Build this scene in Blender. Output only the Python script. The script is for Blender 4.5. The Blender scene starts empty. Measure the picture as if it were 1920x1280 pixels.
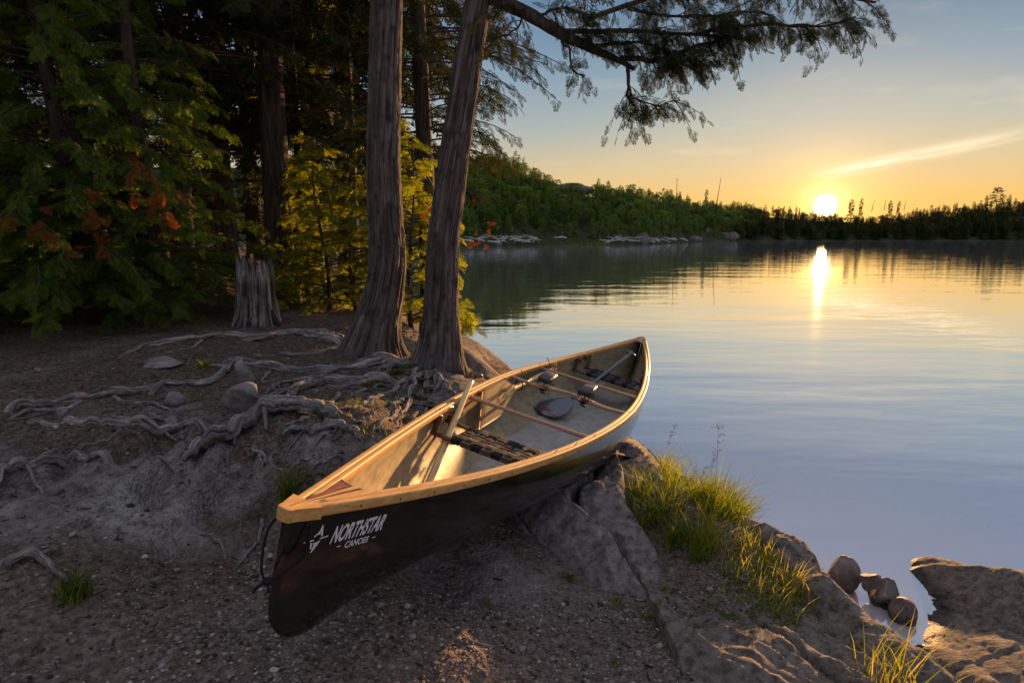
import bpy, bmesh, math, random
import numpy as np
from mathutils import Vector, Matrix
random.seed(7)
SC = bpy.context.scene
COL = SC.collection
R = math.radians
# ------------------------------------------------------------------ camera
FPX, HOR, CAMZ = 1189.0, 442.0, 1.85        # focal in pixels of a 1920 wide frame, horizon row, height over water
PITCH = math.atan((640 - HOR) / FPX)
cam = bpy.data.cameras.new('camera')
cam.sensor_width = 36.0
cam.lens = FPX / 1920 * 36.0
cam.clip_start = 0.05
cam.clip_end = 9000
camo = bpy.data.objects.new('camera', cam)
COL.objects.link(camo)
camo.location = (0, 0, CAMZ)
camo.rotation_euler = (math.pi / 2 - PITCH, 0, 0)
SC.camera = camo
# ------------------------------------------------------------------ sky, sun, exposure
SUN_AZ, SUN_EL = R(25.8), R(2.35)
SUN_DIR = Vector((math.sin(SUN_AZ) * math.cos(SUN_EL), math.cos(SUN_AZ) * math.cos(SUN_EL), math.sin(SUN_EL)))
SC.view_settings.view_transform = 'Standard'
SC.view_settings.look = 'None'
SC.view_settings.gamma = 1
SC.view_settings.use_curve_mapping = False
SKY_STRENGTH, EXPOSURE = .12, 1.3
SC.view_settings.exposure = EXPOSURE


def build_world():
    w = bpy.data.worlds.new("World")
    SC.world = w
    w.use_nodes = True
    nt = w.node_tree
    nt.nodes.clear()
    N, L = nt.nodes.new, nt.links.new

    def math_(op, a, b=None, c=None):
        n = N('ShaderNodeMath')
        n.operation = op
        for i, v in enumerate((a, b, c)):
            if v is None:
                continue
            if isinstance(v, (int, float)):
                n.inputs[i].default_value = v
            else:
                L(v, n.inputs[i])
        return n.outputs[0]

    def vec(op, a, b):
        n = N('ShaderNodeVectorMath')
        n.operation = op
        for i, v in enumerate((a, b)):
            if isinstance(v, tuple):
                n.inputs[i].default_value = v
            else:
                L(v, n.inputs[i])
        return n.outputs['Value'] if op == 'DOT_PRODUCT' else n.outputs['Vector']

    def scale(col, f):
        n = N('ShaderNodeVectorMath')
        n.operation = 'SCALE'
        if isinstance(col, tuple):
            n.inputs[0].default_value = col
        else:
            L(col, n.inputs[0])
        if isinstance(f, (int, float)):
            n.inputs['Scale'].default_value = f
        else:
            L(f, n.inputs['Scale'])
        return n.outputs['Vector']

    def ramp(fac, cols):
        r = N('ShaderNodeValToRGB')
        e = r.color_ramp.elements
        while len(e) < len(cols):
            e.new(.5)
        for k, (p, c) in enumerate(cols):
            e[k].position = p
            e[k].color = (*c, 1)
        L(fac, r.inputs['Fac'])
        return r.outputs['Color']

    def mix(f, a, b):
        n = N('ShaderNodeMix')
        n.data_type = 'RGBA'
        L(f, n.inputs[0])
        L(a, n.inputs[6])
        L(b, n.inputs[7])
        return n.outputs[2]
    out, bg = N('ShaderNodeOutputWorld'), N('ShaderNodeBackground')
    sky = N('ShaderNodeTexSky')
    sky.sky_type = 'NISHITA'
    sky.sun_disc = False
    sky.sun_elevation = SUN_EL
    sky.sun_rotation = SUN_AZ
    sky.air_density, sky.dust_density, sky.ozone_density = 1.0, .6, 2.0
    tc = N('ShaderNodeTexCoord')
    d = vec('NORMALIZE', tc.outputs['Generated'], (0, 0, 0))
    sp = N('ShaderNodeSeparateXYZ')
    L(d, sp.inputs[0])
    x, y, z = sp.outputs
    el = math_('ABSOLUTE', math_('ARCSINE', z))
    az = math_('ARCTAN2', x, y)
    f = math_('MULTIPLY', el, 2 / math.pi)          # 0 horizon, 1 zenith
    q = lambda deg: deg / 90
    # towards the sun / away from it; unseen zenith brightened as added fill
    warm = ramp(f, [(0, (.9, .44, .1)), (q(3), (.86, .49, .14)), (q(6), (.63, .51, .31)), (q(9), (.38, .44, .42)), (q(13), (.21, .33, .42)), (q(19), (.08, .18, .3)), (q(30), (.27, .3, .41)), (q(43), (.28, .31, .43)), (q(62), (.76, .78, .92)), (1, (.85, .88, 1.0))])
    cool = ramp(f, [(0, (.85, .5, .22)), (q(3), (.82, .56, .28)), (q(6), (.62, .53, .4)), (q(9), (.45, .46, .48)), (q(13), (.33, .39, .53)), (q(19), (.17, .245, .47)), (q(30), (.29, .32, .45)), (q(43), (.28, .31, .43)), (q(62), (.76, .78, .92)), (1, (.85, .88, 1.0))])
    sd = vec('DOT_PRODUCT', d, tuple(SUN_DIR))
    mr = N('ShaderNodeMapRange')
    mr.inputs['From Min'].default_value = math.cos(R(48))
    mr.inputs['From Max'].default_value = math.cos(R(14))
    L(sd, mr.inputs['Value'])
    col = mix(mr.outputs[0], cool, warm)
    sdp = math_('MAXIMUM', sd, 0.0)
    for power, c in ((60, (.22, .1, .01)), (500, (.5, .3, .06)), (4000, (1.5, 1.0, .4))):
        col = vec('ADD', col, scale(c, math_('POWER', sdp, float(power))))
    disc = N('ShaderNodeMapRange')                  # the sun itself
    disc.inputs['From Min'].default_value = math.cos(R(.95))
    disc.inputs['From Max'].default_value = math.cos(R(.45))
    L(sd, disc.inputs['Value'])
    col = vec('ADD', col, scale((3.4, 2.9, 1.9), disc.outputs[0]))
    # thin cirrus streak right of the sun, and a few faint wisps
    nz = N('ShaderNodeTexNoise')
    nz.inputs['Scale'].default_value = 1
    nz.inputs['Detail'].default_value = 6
    cv = N('ShaderNodeCombineXYZ')
    L(math_('MULTIPLY', az, 14.0), cv.inputs[0])
    L(math_('MULTIPLY', math_('SUBTRACT', el, math_('MULTIPLY', az, .16)), 190.0), cv.inputs[1])
    L(cv.outputs[0], nz.inputs['Vector'])
    line = math_('SUBTRACT', el, math_('MULTIPLY_ADD', math_('SUBTRACT', az, R(25.2)), .17, R(4.8)))
    wob = math_('MULTIPLY_ADD', math_('SUBTRACT', nz.outputs['Fac'], .5), R(.5), line)
    g = math_('POWER', math_('DIVIDE', wob, R(.42)), 2.0)
    g = math_('EXPONENT', math_('MULTIPLY', g, -1.0))
    ends = N('ShaderNodeMapRange')
    ends.inputs['From Min'].default_value = R(24.2)
    ends.inputs['From Max'].default_value = R(27.5)
    L(az, ends.inputs['Value'])
    e2 = N('ShaderNodeMapRange')
    e2.inputs['From Min'].default_value = R(41)
    e2.inputs['From Max'].default_value = R(30)
    L(az, e2.inputs['Value'])
    c1 = math_('MULTIPLY', math_('MULTIPLY', g, ends.outputs[0]), math_('MULTIPLY', e2.outputs[0], math_('MULTIPLY_ADD', nz.outputs['Fac'], 1.8, -.25)))
    n2 = N('ShaderNodeTexNoise')
    n2.inputs['Scale'].default_value = 1
    n2.inputs['Detail'].default_value = 5
    cv2 = N('ShaderNodeCombineXYZ')
    L(math_('MULTIPLY', az, 5.0), cv2.inputs[0])
    L(math_('MULTIPLY', el, 26.0), cv2.inputs[1])
    L(cv2.outputs[0], n2.inputs['Vector'])
    c2 = N('ShaderNodeMapRange')
    c2.inputs['From Min'].default_value = .58
    c2.inputs['From Max'].default_value = .85
    c2.inputs['To Max'].default_value = .22
    L(n2.outputs['Fac'], c2.inputs['Value'])
    low = N('ShaderNodeMapRange')
    low.inputs['From Min'].default_value = R(22)
    low.inputs['From Max'].default_value = R(9)
    L(el, low.inputs['Value'])
    cl = math_('MAXIMUM', math_('MULTIPLY', c1, .95), math_('MULTIPLY', c2.outputs[0], low.outputs[0]))
    cc = N('ShaderNodeRGB')
    cc.outputs[0].default_value = (1.5, 1.2, .8, 1)
    col = mix(cl, col, cc.outputs[0])
    # the physical sky, kept from burning out around the sun, blended with the hand-set gradient
    phys = vec('MINIMUM', sky.outputs[0], (5.0, 4.2, 3.4))
    tot = vec('ADD', scale(phys, .12), scale(col, .88 / SKY_STRENGTH / 2 ** EXPOSURE))
    L(tot, bg.inputs[0])
    bg.inputs[1].default_value = SKY_STRENGTH
    L(bg.outputs[0], out.inputs[0])
    w.cycles.sampling_method = 'MANUAL'
    w.cycles.sample_map_resolution = 1024


build_world()
sl = bpy.data.lights.new('sun_light', 'SUN')
sl.energy = 4.6
sl.angle = R(0.6)
sl.color = (1.0, 0.52, 0.2)
slo = bpy.data.objects.new('sun_light', sl)
COL.objects.link(slo)
slo.rotation_euler = SUN_DIR.to_track_quat('Z', 'Y').to_euler()


# ------------------------------------------------------------------ picture helpers: a pixel of the photograph to a point in the world
def ray(px, py):
    a, u = (px - 960) / FPX, (640 - py) / FPX
    return np.array([a, math.cos(PITCH) + u * math.sin(PITCH), -math.sin(PITCH) + u * math.cos(PITCH)])


def at_y(px, py, y):
    d = ray(px, py)
    return d * (y / d[1]) + [0, 0, CAMZ]


def at_z(px, py, zr):
    d = ray(px, py)
    return d * (zr / d[2]) + [0, 0, CAMZ]


# ------------------------------------------------------------------ noise
def _hash(ix, iy, iz):
    h = (ix * 374761393 + iy * 668265263 + iz * 2147483647 + 12345) & 0xFFFFFFFF
    h = ((h ^ (h >> 13)) * 1274126177) & 0xFFFFFFFF
    return ((h ^ (h >> 16)) & 0xFFFFFF) / float(0xFFFFFF)


def vnoise(p):
    p = np.asarray(p, dtype=np.float64)
    i = np.floor(p).astype(np.int64)
    f = p - i
    f = f * f * (3 - 2 * f)
    r = np.zeros(len(p))
    for dx in (0, 1):
        for dy in (0, 1):
            for dz in (0, 1):
                w = (np.where(dx, f[:, 0], 1 - f[:, 0]) * np.where(dy, f[:, 1], 1 - f[:, 1]) * np.where(dz, f[:, 2], 1 - f[:, 2]))
                r += w * _hash(i[:, 0] + dx, i[:, 1] + dy, i[:, 2] + dz)
    return r * 2 - 1


def fbm(p, octaves=4, gain=0.5):
    p = np.asarray(p, dtype=np.float64)
    r, a = np.zeros(len(p)), 1.0
    for o in range(octaves):
        r += a * vnoise(p * 2.03 ** o + o * 17.3)
        a *= gain
    return r


# ------------------------------------------------------------------ mesh helpers
def mk(name, V, F, m, parent=None, smooth=True, tone=None, loc=None, mats=None, midx=None):
    """one mesh object from vertex and face arrays (F: array or a list of arrays of equal-length faces)"""
    me = bpy.data.meshes.new(name)
    V = np.asarray(V, dtype=np.float32)
    Fs = [np.asarray(f, dtype=np.int32) for f in (F if isinstance(F, list) else [F]) if len(f)]
    me.vertices.add(len(V))
    me.vertices.foreach_set('co', V.ravel())
    nl = sum(f.size for f in Fs)
    nf = sum(len(f) for f in Fs)
    me.loops.add(nl)
    me.loops.foreach_set('vertex_index', np.concatenate([f.ravel() for f in Fs]))
    me.polygons.add(nf)
    tot = np.concatenate([np.full(len(f), f.shape[1], dtype=np.int32) for f in Fs])
    me.polygons.foreach_set('loop_start', np.concatenate([[0], np.cumsum(tot)[:-1]]).astype(np.int32))
    me.polygons.foreach_set('loop_total', tot)
    me.polygons.foreach_set('use_smooth', np.full(nf, smooth, dtype=bool))
    if midx is not None:
        me.polygons.foreach_set('material_index', np.asarray(midx, dtype=np.int32))
    me.update(calc_edges=True)
    if tone is not None:
        me.attributes.new('tone', 'FLOAT', 'POINT').data.foreach_set('value', np.asarray(tone, dtype=np.float32))
    for x in (mats or [m]):
        me.materials.append(x)
    o = bpy.data.objects.new(name, me)
    COL.objects.link(o)
    if parent:
        o.parent = parent
    if loc is not None:
        o.location = loc
    return o


def tag(o, label=None, cat=None, group=None, kind=None):
    for k, v in (('label', label), ('category', cat), ('group', group), ('kind', kind)):
        if v:
            o[k] = v
    return o


def thing(name, label, cat, loc=(0, 0, 0), rot=(0, 0, 0), group=None):
    o = bpy.data.objects.new(name, None)
    o.empty_display_size = 0.2
    COL.objects.link(o)
    o.location, o.rotation_euler = loc, rot
    return tag(o, label, cat, group)


class MB:
    """collects pieces into one mesh"""

    def __init__(self):
        self.V, self.Q, self.T, self.n, self.tone = [], [], [], 0, []

    def add(self, V, Q=None, T=None, tone=0.5):
        V = np.asarray(V, dtype=np.float64)
        if Q is not None and len(Q):
            self.Q.append(np.asarray(Q, dtype=np.int64) + self.n)
        if T is not None and len(T):
            self.T.append(np.asarray(T, dtype=np.int64) + self.n)
        self.V.append(V)
        self.tone.append(np.broadcast_to(np.asarray(tone, dtype=np.float64), (len(V),)))
        self.n += len(V)
        return self

    def build(self, name, m, parent=None, smooth=True, tone=False, loc=None, mats=None):
        F = []
        if self.Q:
            F.append(np.concatenate(self.Q))
        if self.T:
            F.append(np.concatenate(self.T))
        V = np.concatenate(self.V)
        if loc is not None:
            V = V - np.asarray(loc)
        return mk(name, V, F, m, parent, smooth, np.concatenate(self.tone) if tone else None, loc, mats)


def spline(P, n):
    """Catmull-Rom through the points (any number of columns), n samples"""
    P = np.asarray(P, dtype=np.float64)
    if len(P) == 2:
        t = np.linspace(0, 1, n)[:, None]
        return P[0] * (1 - t) + P[1] * t
    d = np.concatenate([[0], np.cumsum(np.linalg.norm(np.diff(P[:, :3], axis=0), axis=1) + 1e-9)])
    u = np.linspace(0, d[-1], n)
    Q = np.vstack([2 * P[0] - P[1], P, 2 * P[-1] - P[-2]])
    i = np.clip(np.searchsorted(d, u, side='right') - 1, 0, len(P) - 2)
    t = ((u - d[i]) / (d[i + 1] - d[i]))[:, None]
    p0, p1, p2, p3 = Q[i], Q[i + 1], Q[i + 2], Q[i + 3]
    return 0.5 * (2 * p1 + (p2 - p0) * t + (2 * p0 - 5 * p1 + 4 * p2 - p3) * t * t + (3 * p1 - p0 - 3 * p2 + p3) * t ** 3)


def tube_arrays(P, r, seg=10, up=(0, 0, 1), sy=1.0, rad=None, caps=True):
    """tube along P with radius r per point; rad(phi grid, i grid) multiplies the radius"""
    P = np.asarray(P, dtype=np.float64)
    n = len(P)
    r = np.broadcast_to(np.asarray(r, dtype=np.float64), (n,))
    T = np.gradient(P, axis=0)
    T /= np.linalg.norm(T, axis=1)[:, None] + 1e-12
    u = np.asarray(up, dtype=np.float64)
    A = np.cross(T, u)
    bad = np.linalg.norm(A, axis=1) < 0.05
    A[bad] = np.cross(T[bad], [1, 0, 0.01])
    A /= np.linalg.norm(A, axis=1)[:, None] + 1e-12
    B = np.cross(A, T)
    ph = np.linspace(0, 2 * math.pi, seg, endpoint=False)
    k = np.ones((n, seg)) if rad is None else rad(np.broadcast_to(ph, (n, seg)), np.broadcast_to(np.arange(n)[:, None], (n, seg)))
    V = (P[:, None, :] + (r[:, None] * k * np.cos(ph))[:, :, None] * A[:, None, :]
         + (r[:, None] * k * np.sin(ph) * sy)[:, :, None] * B[:, None, :]).reshape(-1, 3)
    i, j = np.meshgrid(np.arange(n - 1), np.arange(seg), indexing='ij')
    j2 = (j + 1) % seg
    Q = np.stack([i * seg + j, i * seg + j2, (i + 1) * seg + j2, (i + 1) * seg + j], -1).reshape(-1, 4)
    Tr = []
    if caps:
        V = np.vstack([V, P[0], P[-1]])
        a, b = n * seg, n * seg + 1
        for j in range(seg):
            j2 = (j + 1) % seg
            Tr.append((a, j2, j))
            Tr.append((b, (n - 1) * seg + j, (n - 1) * seg + j2))
    return V, Q, np.array(Tr, dtype=np.int64).reshape(-1, 3)


def tube(mb, P, r, seg=10, n=None, tone=0.5, **k):
    P = np.asarray(P, dtype=np.float64)
    if n:
        if np.ndim(r):
            S = spline(np.hstack([P, np.asarray(r, dtype=np.float64)[:, None]]), n)
            P, r = S[:, :3], np.maximum(S[:, 3], 1e-4)
        else:
            P = spline(P, n)
    V, Q, T = tube_arrays(P, r, seg, **k)
    mb.add(V, Q, T, tone)


def grid_faces(nu, nv, wrap_v=False):
    i, j = np.meshgrid(np.arange(nu - 1), np.arange(nv if wrap_v else nv - 1), indexing='ij')
    j2 = (j + 1) % nv
    return np.stack([i * nv + j, (i + 1) * nv + j, (i + 1) * nv + j2, i * nv + j2], -1).reshape(-1, 4)


def box(mb, c, size, M=None, bev=0.0, tone=0.5):
    """box with its vertical and horizontal edges cut by bev"""
    sx, sy, sz = [a / 2 for a in size]
    b = min(bev, sx * .9, sy * .9, sz * .9)
    if b <= 0:
        V = np.array([(x, y, z) for x in (-sx, sx) for y in (-sy, sy) for z in (-sz, sz)])
        Q = [(0, 1, 3, 2), (4, 6, 7, 5), (0, 4, 5, 1), (2, 3, 7, 6), (0, 2, 6, 4), (1, 5, 7, 3)]
        T = []
    else:
        bm = bmesh.new()
        bmesh.ops.create_cube(bm, size=1)
        for v in bm.verts:
            v.co = (v.co.x * 2 * sx, v.co.y * 2 * sy, v.co.z * 2 * sz)
        bmesh.ops.bevel(bm, geom=bm.edges[:], offset=b, segments=2, affect='EDGES', profile=0.6)
        bmesh.ops.triangulate(bm, faces=bm.faces[:])
        bm.verts.index_update()
        V = np.array([v.co[:] for v in bm.verts])
        Q, T = [], [[v.index for v in f.verts] for f in bm.faces]
        bm.free()
    if M is not None:
        V = V @ np.asarray(M).T
    mb.add(V + np.asarray(c), Q, T, tone)


def ico(sub):
    bm = bmesh.new()
    bmesh.ops.create_icosphere(bm, subdivisions=sub, radius=1)
    V = np.array([v.co[:] for v in bm.verts])
    T = np.array([[v.index for v in f.verts] for f in bm.faces])
    bm.free()
    return V, T


# ------------------------------------------------------------------ materials
def mat(name, cols, scale=5.0, stretch=(1, 1, 1), rough=0.8, bump=0.0, bscale=None, bstretch=None, detail=6, metallic=0.0,
        spec=0.5, attr=False, trans=None, coat=0.0, dist=0.02, lac=2.0, rough2=None, voro=None, nrough=.62, wet=False):
    """procedural material: a colour ramp over object-space noise (or the mesh's tone attribute), noise bump"""
    m = bpy.data.materials.new(name)
    m.use_nodes = True
    nt = m.node_tree
    N, L = nt.nodes.new, nt.links.new
    b = nt.nodes['Principled BSDF']
    b.inputs['Metallic'].default_value = metallic
    b.inputs['Specular IOR Level'].default_value = spec if rough < .55 else .15
    b.inputs['Roughness'].default_value = rough
    b.inputs['Coat Weight'].default_value = coat
    b.inputs['Coat Roughness'].default_value = 0.08
    tc = N('ShaderNodeTexCoord')

    def coords(st):
        mp = N('ShaderNodeMapping')
        mp.inputs['Scale'].default_value = st
        L(tc.outputs['Object'], mp.inputs['Vector'])
        return mp.outputs['Vector']
    nz = N('ShaderNodeTexNoise')
    nz.inputs['Scale'].default_value = scale
    nz.inputs['Detail'].default_value = detail
    nz.inputs['Roughness'].default_value = nrough
    nz.inputs['Lacunarity'].default_value = lac
    L(coords(stretch), nz.inputs['Vector'])
    ramp = N('ShaderNodeValToRGB')
    e = ramp.color_ramp.elements
    cols = [(c if len(c) == 2 else (i / max(len(cols) - 1, 1) * 0.5 + 0.25, c)) for i, c in enumerate(cols)]
    while len(e) < len(cols):
        e.new(0.5)
    for k, (p, c) in enumerate(cols):
        e[k].position = p
        e[k].color = (*c, 1)
    if attr:
        at = N('ShaderNodeAttribute')
        at.attribute_name = 'tone'
        ma = N('ShaderNodeMath')
        ma.operation = 'MULTIPLY_ADD'
        L(nz.outputs['Fac'], ma.inputs[0])
        ma.inputs[1].default_value = 0.5
        sub = N('ShaderNodeMath')
        sub.operation = 'SUBTRACT'
        L(at.outputs['Fac'], sub.inputs[0])
        sub.inputs[1].default_value = 0.25
        L(sub.outputs[0], ma.inputs[2])
        fac = ma.outputs[0]
    else:
        fac = nz.outputs['Fac']
    L(fac, ramp.inputs['Fac'])
    L(ramp.outputs['Color'], b.inputs['Base Color'])
    if wet:                                          # rock soaked dark just above the water
        ge, sx = N('ShaderNodeNewGeometry'), N('ShaderNodeSeparateXYZ')
        L(ge.outputs['Position'], sx.inputs[0])
        wm = N('ShaderNodeMath')
        wm.operation = 'MULTIPLY_ADD'
        L(nz.outputs['Fac'], wm.inputs[0])
        wm.inputs[1].default_value = -.05
        L(sx.outputs[2], wm.inputs[2])
        wr = N('ShaderNodeMapRange')
        for k_, v_ in (('From Min', -.005), ('From Max', .03), ('To Min', .35), ('To Max', 1)):
            wr.inputs[k_].default_value = v_
        L(wm.outputs[0], wr.inputs['Value'])
        wx = N('ShaderNodeMix')
        wx.data_type, wx.blend_type = 'RGBA', 'MULTIPLY'
        wx.inputs[0].default_value = 1
        L(ramp.outputs['Color'], wx.inputs[6])
        L(wr.outputs[0], wx.inputs[7])
        L(wx.outputs[2], b.inputs['Base Color'])
        w2 = N('ShaderNodeMapRange')
        for k_, v_ in (('From Min', -.005), ('From Max', .03), ('To Min', .55), ('To Max', rough)):
            w2.inputs[k_].default_value = v_
        L(wm.outputs[0], w2.inputs['Value'])
        L(w2.outputs[0], b.inputs['Roughness'])
    if rough2 is not None:
        mr = N('ShaderNodeMapRange')
        mr.inputs['From Min'].default_value = 0.35
        mr.inputs['From Max'].default_value = 0.65
        mr.inputs['To Min'].default_value = rough
        mr.inputs['To Max'].default_value = rough2
        L(nz.outputs['Fac'], mr.inputs['Value'])
        L(mr.outputs['Result'], b.inputs['Roughness'])
    if bump:
        bn = N('ShaderNodeTexNoise')
        bn.inputs['Scale'].default_value = bscale or scale
        bn.inputs['Detail'].default_value = 8
        bn.inputs['Roughness'].default_value = 0.65
        L(coords(bstretch or stretch), bn.inputs['Vector'])
        h = bn.outputs['Fac']
        if voro:
            vo = N('ShaderNodeTexVoronoi')
            vo.inputs['Scale'].default_value = voro
            L(coords((1, 1, 1)), vo.inputs['Vector'])
            ad = N('ShaderNodeMath')
            ad.operation = 'MULTIPLY_ADD'
            L(vo.outputs['Distance'], ad.inputs[0])
            ad.inputs[1].default_value = -0.6
            L(h, ad.inputs[2])
            h = ad.outputs[0]
        bp = N('ShaderNodeBump')
        bp.inputs['Strength'].default_value = bump
        bp.inputs['Distance'].default_value = dist
        L(h, bp.inputs['Height'])
        L(bp.outputs['Normal'], b.inputs['Normal'])
    if trans:
        tr = N('ShaderNodeBsdfTranslucent')
        mx = N('ShaderNodeMixShader')
        hs = N('ShaderNodeMix')
        hs.data_type = 'RGBA'
        hs.blend_type = 'MULTIPLY'
        hs.inputs[0].default_value = 1
        L(ramp.outputs['Color'], hs.inputs[6])
        hs.inputs[7].default_value = (*trans[1], 1)
        L(hs.outputs[2], tr.inputs['Color'])
        mx.inputs[0].default_value = trans[0]
        L(b.outputs[0], mx.inputs[1])
        L(tr.outputs[0], mx.inputs[2])
        L(mx.outputs[0], nt.nodes['Material Output'].inputs['Surface'])
    return m


M = {}
M['bark'] = mat('cedar_bark', [(.12, (.018, .013, .011)), (.42, (.066, .052, .046)), (.64, (.128, .104, .093)), (.92, (.24, .203, .187))], 10, (4.5, 4.5, .8), .92, 1.0, 15, (5.5, 5.5, 1.0), dist=.03, attr=True, detail=9)
M['dark_bark'] = mat('old_bark', [(.3, (.02, .016, .013)), (.55, (.07, .055, .045)), (.75, (.15, .12, .1))], 9, (3, 3, .35), .95, 1.0, dist=.02)
M['root'] = mat('root_wood', [(.15, (.02, .015, .012)), (.4, (.1, .082, .072)), (.6, (.215, .183, .166)), (.85, (.41, .37, .345))], 30, (1, 1, 1), .88, 1.0, 60, dist=.012, attr=True, detail=9)
M['grey_wood'] = mat('weathered_wood', [(.15, (.03, .025, .022)), (.42, (.11, .097, .09)), (.62, (.2, .182, .17)), (.85, (.36, .335, .32))], 24, (1, 1, 1), .88, 1.0, 50, dist=.012, attr=True, detail=9)
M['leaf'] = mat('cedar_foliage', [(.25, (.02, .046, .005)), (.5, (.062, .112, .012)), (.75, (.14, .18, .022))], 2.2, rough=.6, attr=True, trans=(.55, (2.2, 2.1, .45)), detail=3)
M['leaf_sunlit'] = mat('sunlit_cedar_foliage', [(.25, (.04, .07, .01)), (.5, (.1, .13, .018)), (.75, (.18, .18, .03))], 2.2, rough=.6, attr=True, trans=(.62, (2.7, 2.5, .35)), detail=3)  # paler leaf copy, sunlight put into the colour
M['leaf_shade'] = mat('shaded_cedar_foliage', [(.25, (.008, .016, .004)), (.5, (.022, .034, .008)), (.75, (.045, .055, .013))], 2.2, rough=.7, attr=True, trans=(.25, (1.8, 1.4, .5)), detail=3)  # darker leaf copy, shade and silhouette put into the colour
M['leaf_dead'] = mat('dead_foliage', [(.3, (.09, .025, .008)), (.6, (.2, .06, .015)), (.8, (.3, .1, .03))], 4, rough=.7, attr=True, trans=(.4, (1.5, 1.1, .8)))
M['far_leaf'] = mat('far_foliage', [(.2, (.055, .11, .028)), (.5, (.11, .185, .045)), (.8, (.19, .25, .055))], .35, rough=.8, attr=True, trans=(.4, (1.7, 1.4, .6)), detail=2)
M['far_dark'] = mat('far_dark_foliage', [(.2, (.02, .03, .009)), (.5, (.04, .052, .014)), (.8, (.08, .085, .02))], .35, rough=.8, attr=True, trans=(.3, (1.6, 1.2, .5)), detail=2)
M['rock'] = mat('granite', [(.3, (.03, .024, .022)), (.4, (.12, .1, .093)), (.52, (.21, .178, .168)), (.62, (.29, .25, .238)), (.72, (.44, .395, .375))], 24, (1, 1, 1), .9, .9, 55, dist=.012, detail=13, nrough=.74, wet=True)
M['slab_rock'] = mat('brown_granite', [(.3, (.025, .019, .015)), (.42, (.09, .072, .058)), (.52, (.17, .138, .112)), (.63, (.23, .188, .158)), (.76, (.35, .3, .265))], 22, (1, 1, 1), .9, .9, 52, dist=.012, detail=13, nrough=.74, wet=True)
M['stone'] = mat('field_stone', [(.3, (.08, .072, .068)), (.5, (.19, .17, .16)), (.7, (.32, .29, .27))], 12, (1, 1, 1), .85, .8, 30, dist=.01)
M['wet_stone'] = mat('shore_stone', [(.3, (.06, .045, .04)), (.5, (.16, .125, .11)), (.7, (.28, .22, .19))], 12, (1, 1, 1), .7, .8, 30, dist=.01, wet=True)
M['pebble'] = mat('gravel_stone', [(.05, (.04, .029, .024)), (.3, (.12, .092, .078)), (.55, (.2, .158, .135)), (.75, (.28, .228, .2)), (.95, (.36, .31, .28))], 40, rough=.8, attr=True)
M['litter'] = mat('twig_litter', [(.1, (.02, .014, .01)), (.5, (.07, .05, .036)), (.9, (.22, .17, .13))], 30, rough=.9, attr=True)
M['grass'] = mat('grass_blade', [(.1, (.035, .06, .008)), (.4, (.1, .145, .014)), (.65, (.2, .21, .025)), (.85, (.4, .31, .1)), (.97, (.42, .3, .14))], 5, rough=.6, attr=True, trans=(.5, (1.7, 1.7, .4)))
M['straw'] = mat('dry_stalk', [(.2, (.22, .14, .06)), (.8, (.42, .28, .14))], 8, rough=.7, trans=(.3, (1, 1, 1)))
M['weed'] = mat('weed_leaf', [(.2, (.03, .06, .012)), (.8, (.08, .13, .03))], 8, rough=.6, attr=True, trans=(.35, (1.5, 1.3, .6)))
M['moss'] = mat('moss', [(.3, (.03, .034, .008)), (.55, (.085, .08, .014)), (.75, (.16, .125, .02))], 45, rough=1, bump=1, bscale=90, dist=.03)
M['sawn'] = M['grey_wood']
# canoe
M['hull'] = mat('dark_carbon_laminate', [(.3, (.006, .0045, .0037)), (.5, (.012, .009, .007)), (.7, (.026, .0185, .0135))], 24, (.4, 1, 1), .1, .05, 300, dist=.001, spec=.5, coat=.6, rough2=.24)
M['lining'] = mat('woven_fibre_lining', [(.3, (.22, .17, .09)), (.5, (.36, .295, .175)), (.7, (.46, .39, .25))], 14, (1, 1, 2), .5, .25, 60, dist=.004, spec=.3, rough2=.6)
M['floor_core'] = mat('floor_laminate', [(.3, (.25, .235, .2)), (.5, (.36, .34, .3)), (.7, (.44, .42, .38))], 10, (1, 2, 1), .42, .25, 90, dist=.003, spec=.6)
M['ash'] = mat('ash_wood', [(.3, (.42, .215, .065)), (.5, (.56, .32, .11)), (.7, (.66, .41, .17))], 12, (.5, 9, 9), .58, .08, dist=.001, coat=.03)
M['pale_ash'] = mat('pale_ash_wood', [(.3, (.62, .4, .15)), (.5, (.74, .52, .22)), (.7, (.8, .6, .3))], 12, (.5, 9, 9), .36, .06, dist=.001, coat=.25)
M['walnut'] = mat('walnut_wood', [(.3, (.055, .022, .012)), (.5, (.13, .052, .028)), (.7, (.2, .085, .045))], 12, (.6, 9, 9), .38, .06, dist=.001, coat=.3)
M['rosewood'] = mat('rosewood', [(.3, (.13, .045, .025)), (.5, (.24, .09, .05)), (.7, (.33, .14, .08))], 14, (.6, 9, 9), .45, .06, dist=.001)
M['cherry'] = mat('cherry_wood', [(.3, (.22, .1, .045)), (.5, (.33, .17, .085)), (.7, (.42, .24, .13))], 12, (.6, 9, 9), .38, .06, dist=.001, coat=.3)
M['web'] = mat('black_webbing', [(.3, (.008, .008, .009)), (.7, (.02, .02, .022))], 200, (1, 4, 1), .75, .3, 400, dist=.001)
M['web_sheen'] = mat('sheen_webbing', [(.3, (.035, .025, .018)), (.7, (.075, .052, .036))], 200, (1, 4, 1), .42, .3, 400, dist=.001)  # black webbing again, with the sun's sheen put into its colour
M['vinyl'] = mat('pad_vinyl', [(.3, (.02, .014, .012)), (.7, (.045, .032, .028))], 60, rough=.4, bump=.2, bscale=200, dist=.002)
M['black_metal'] = mat('black_metal', [(.3, (.012, .012, .013)), (.7, (.03, .03, .032))], 40, rough=.35, metallic=.6)
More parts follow.
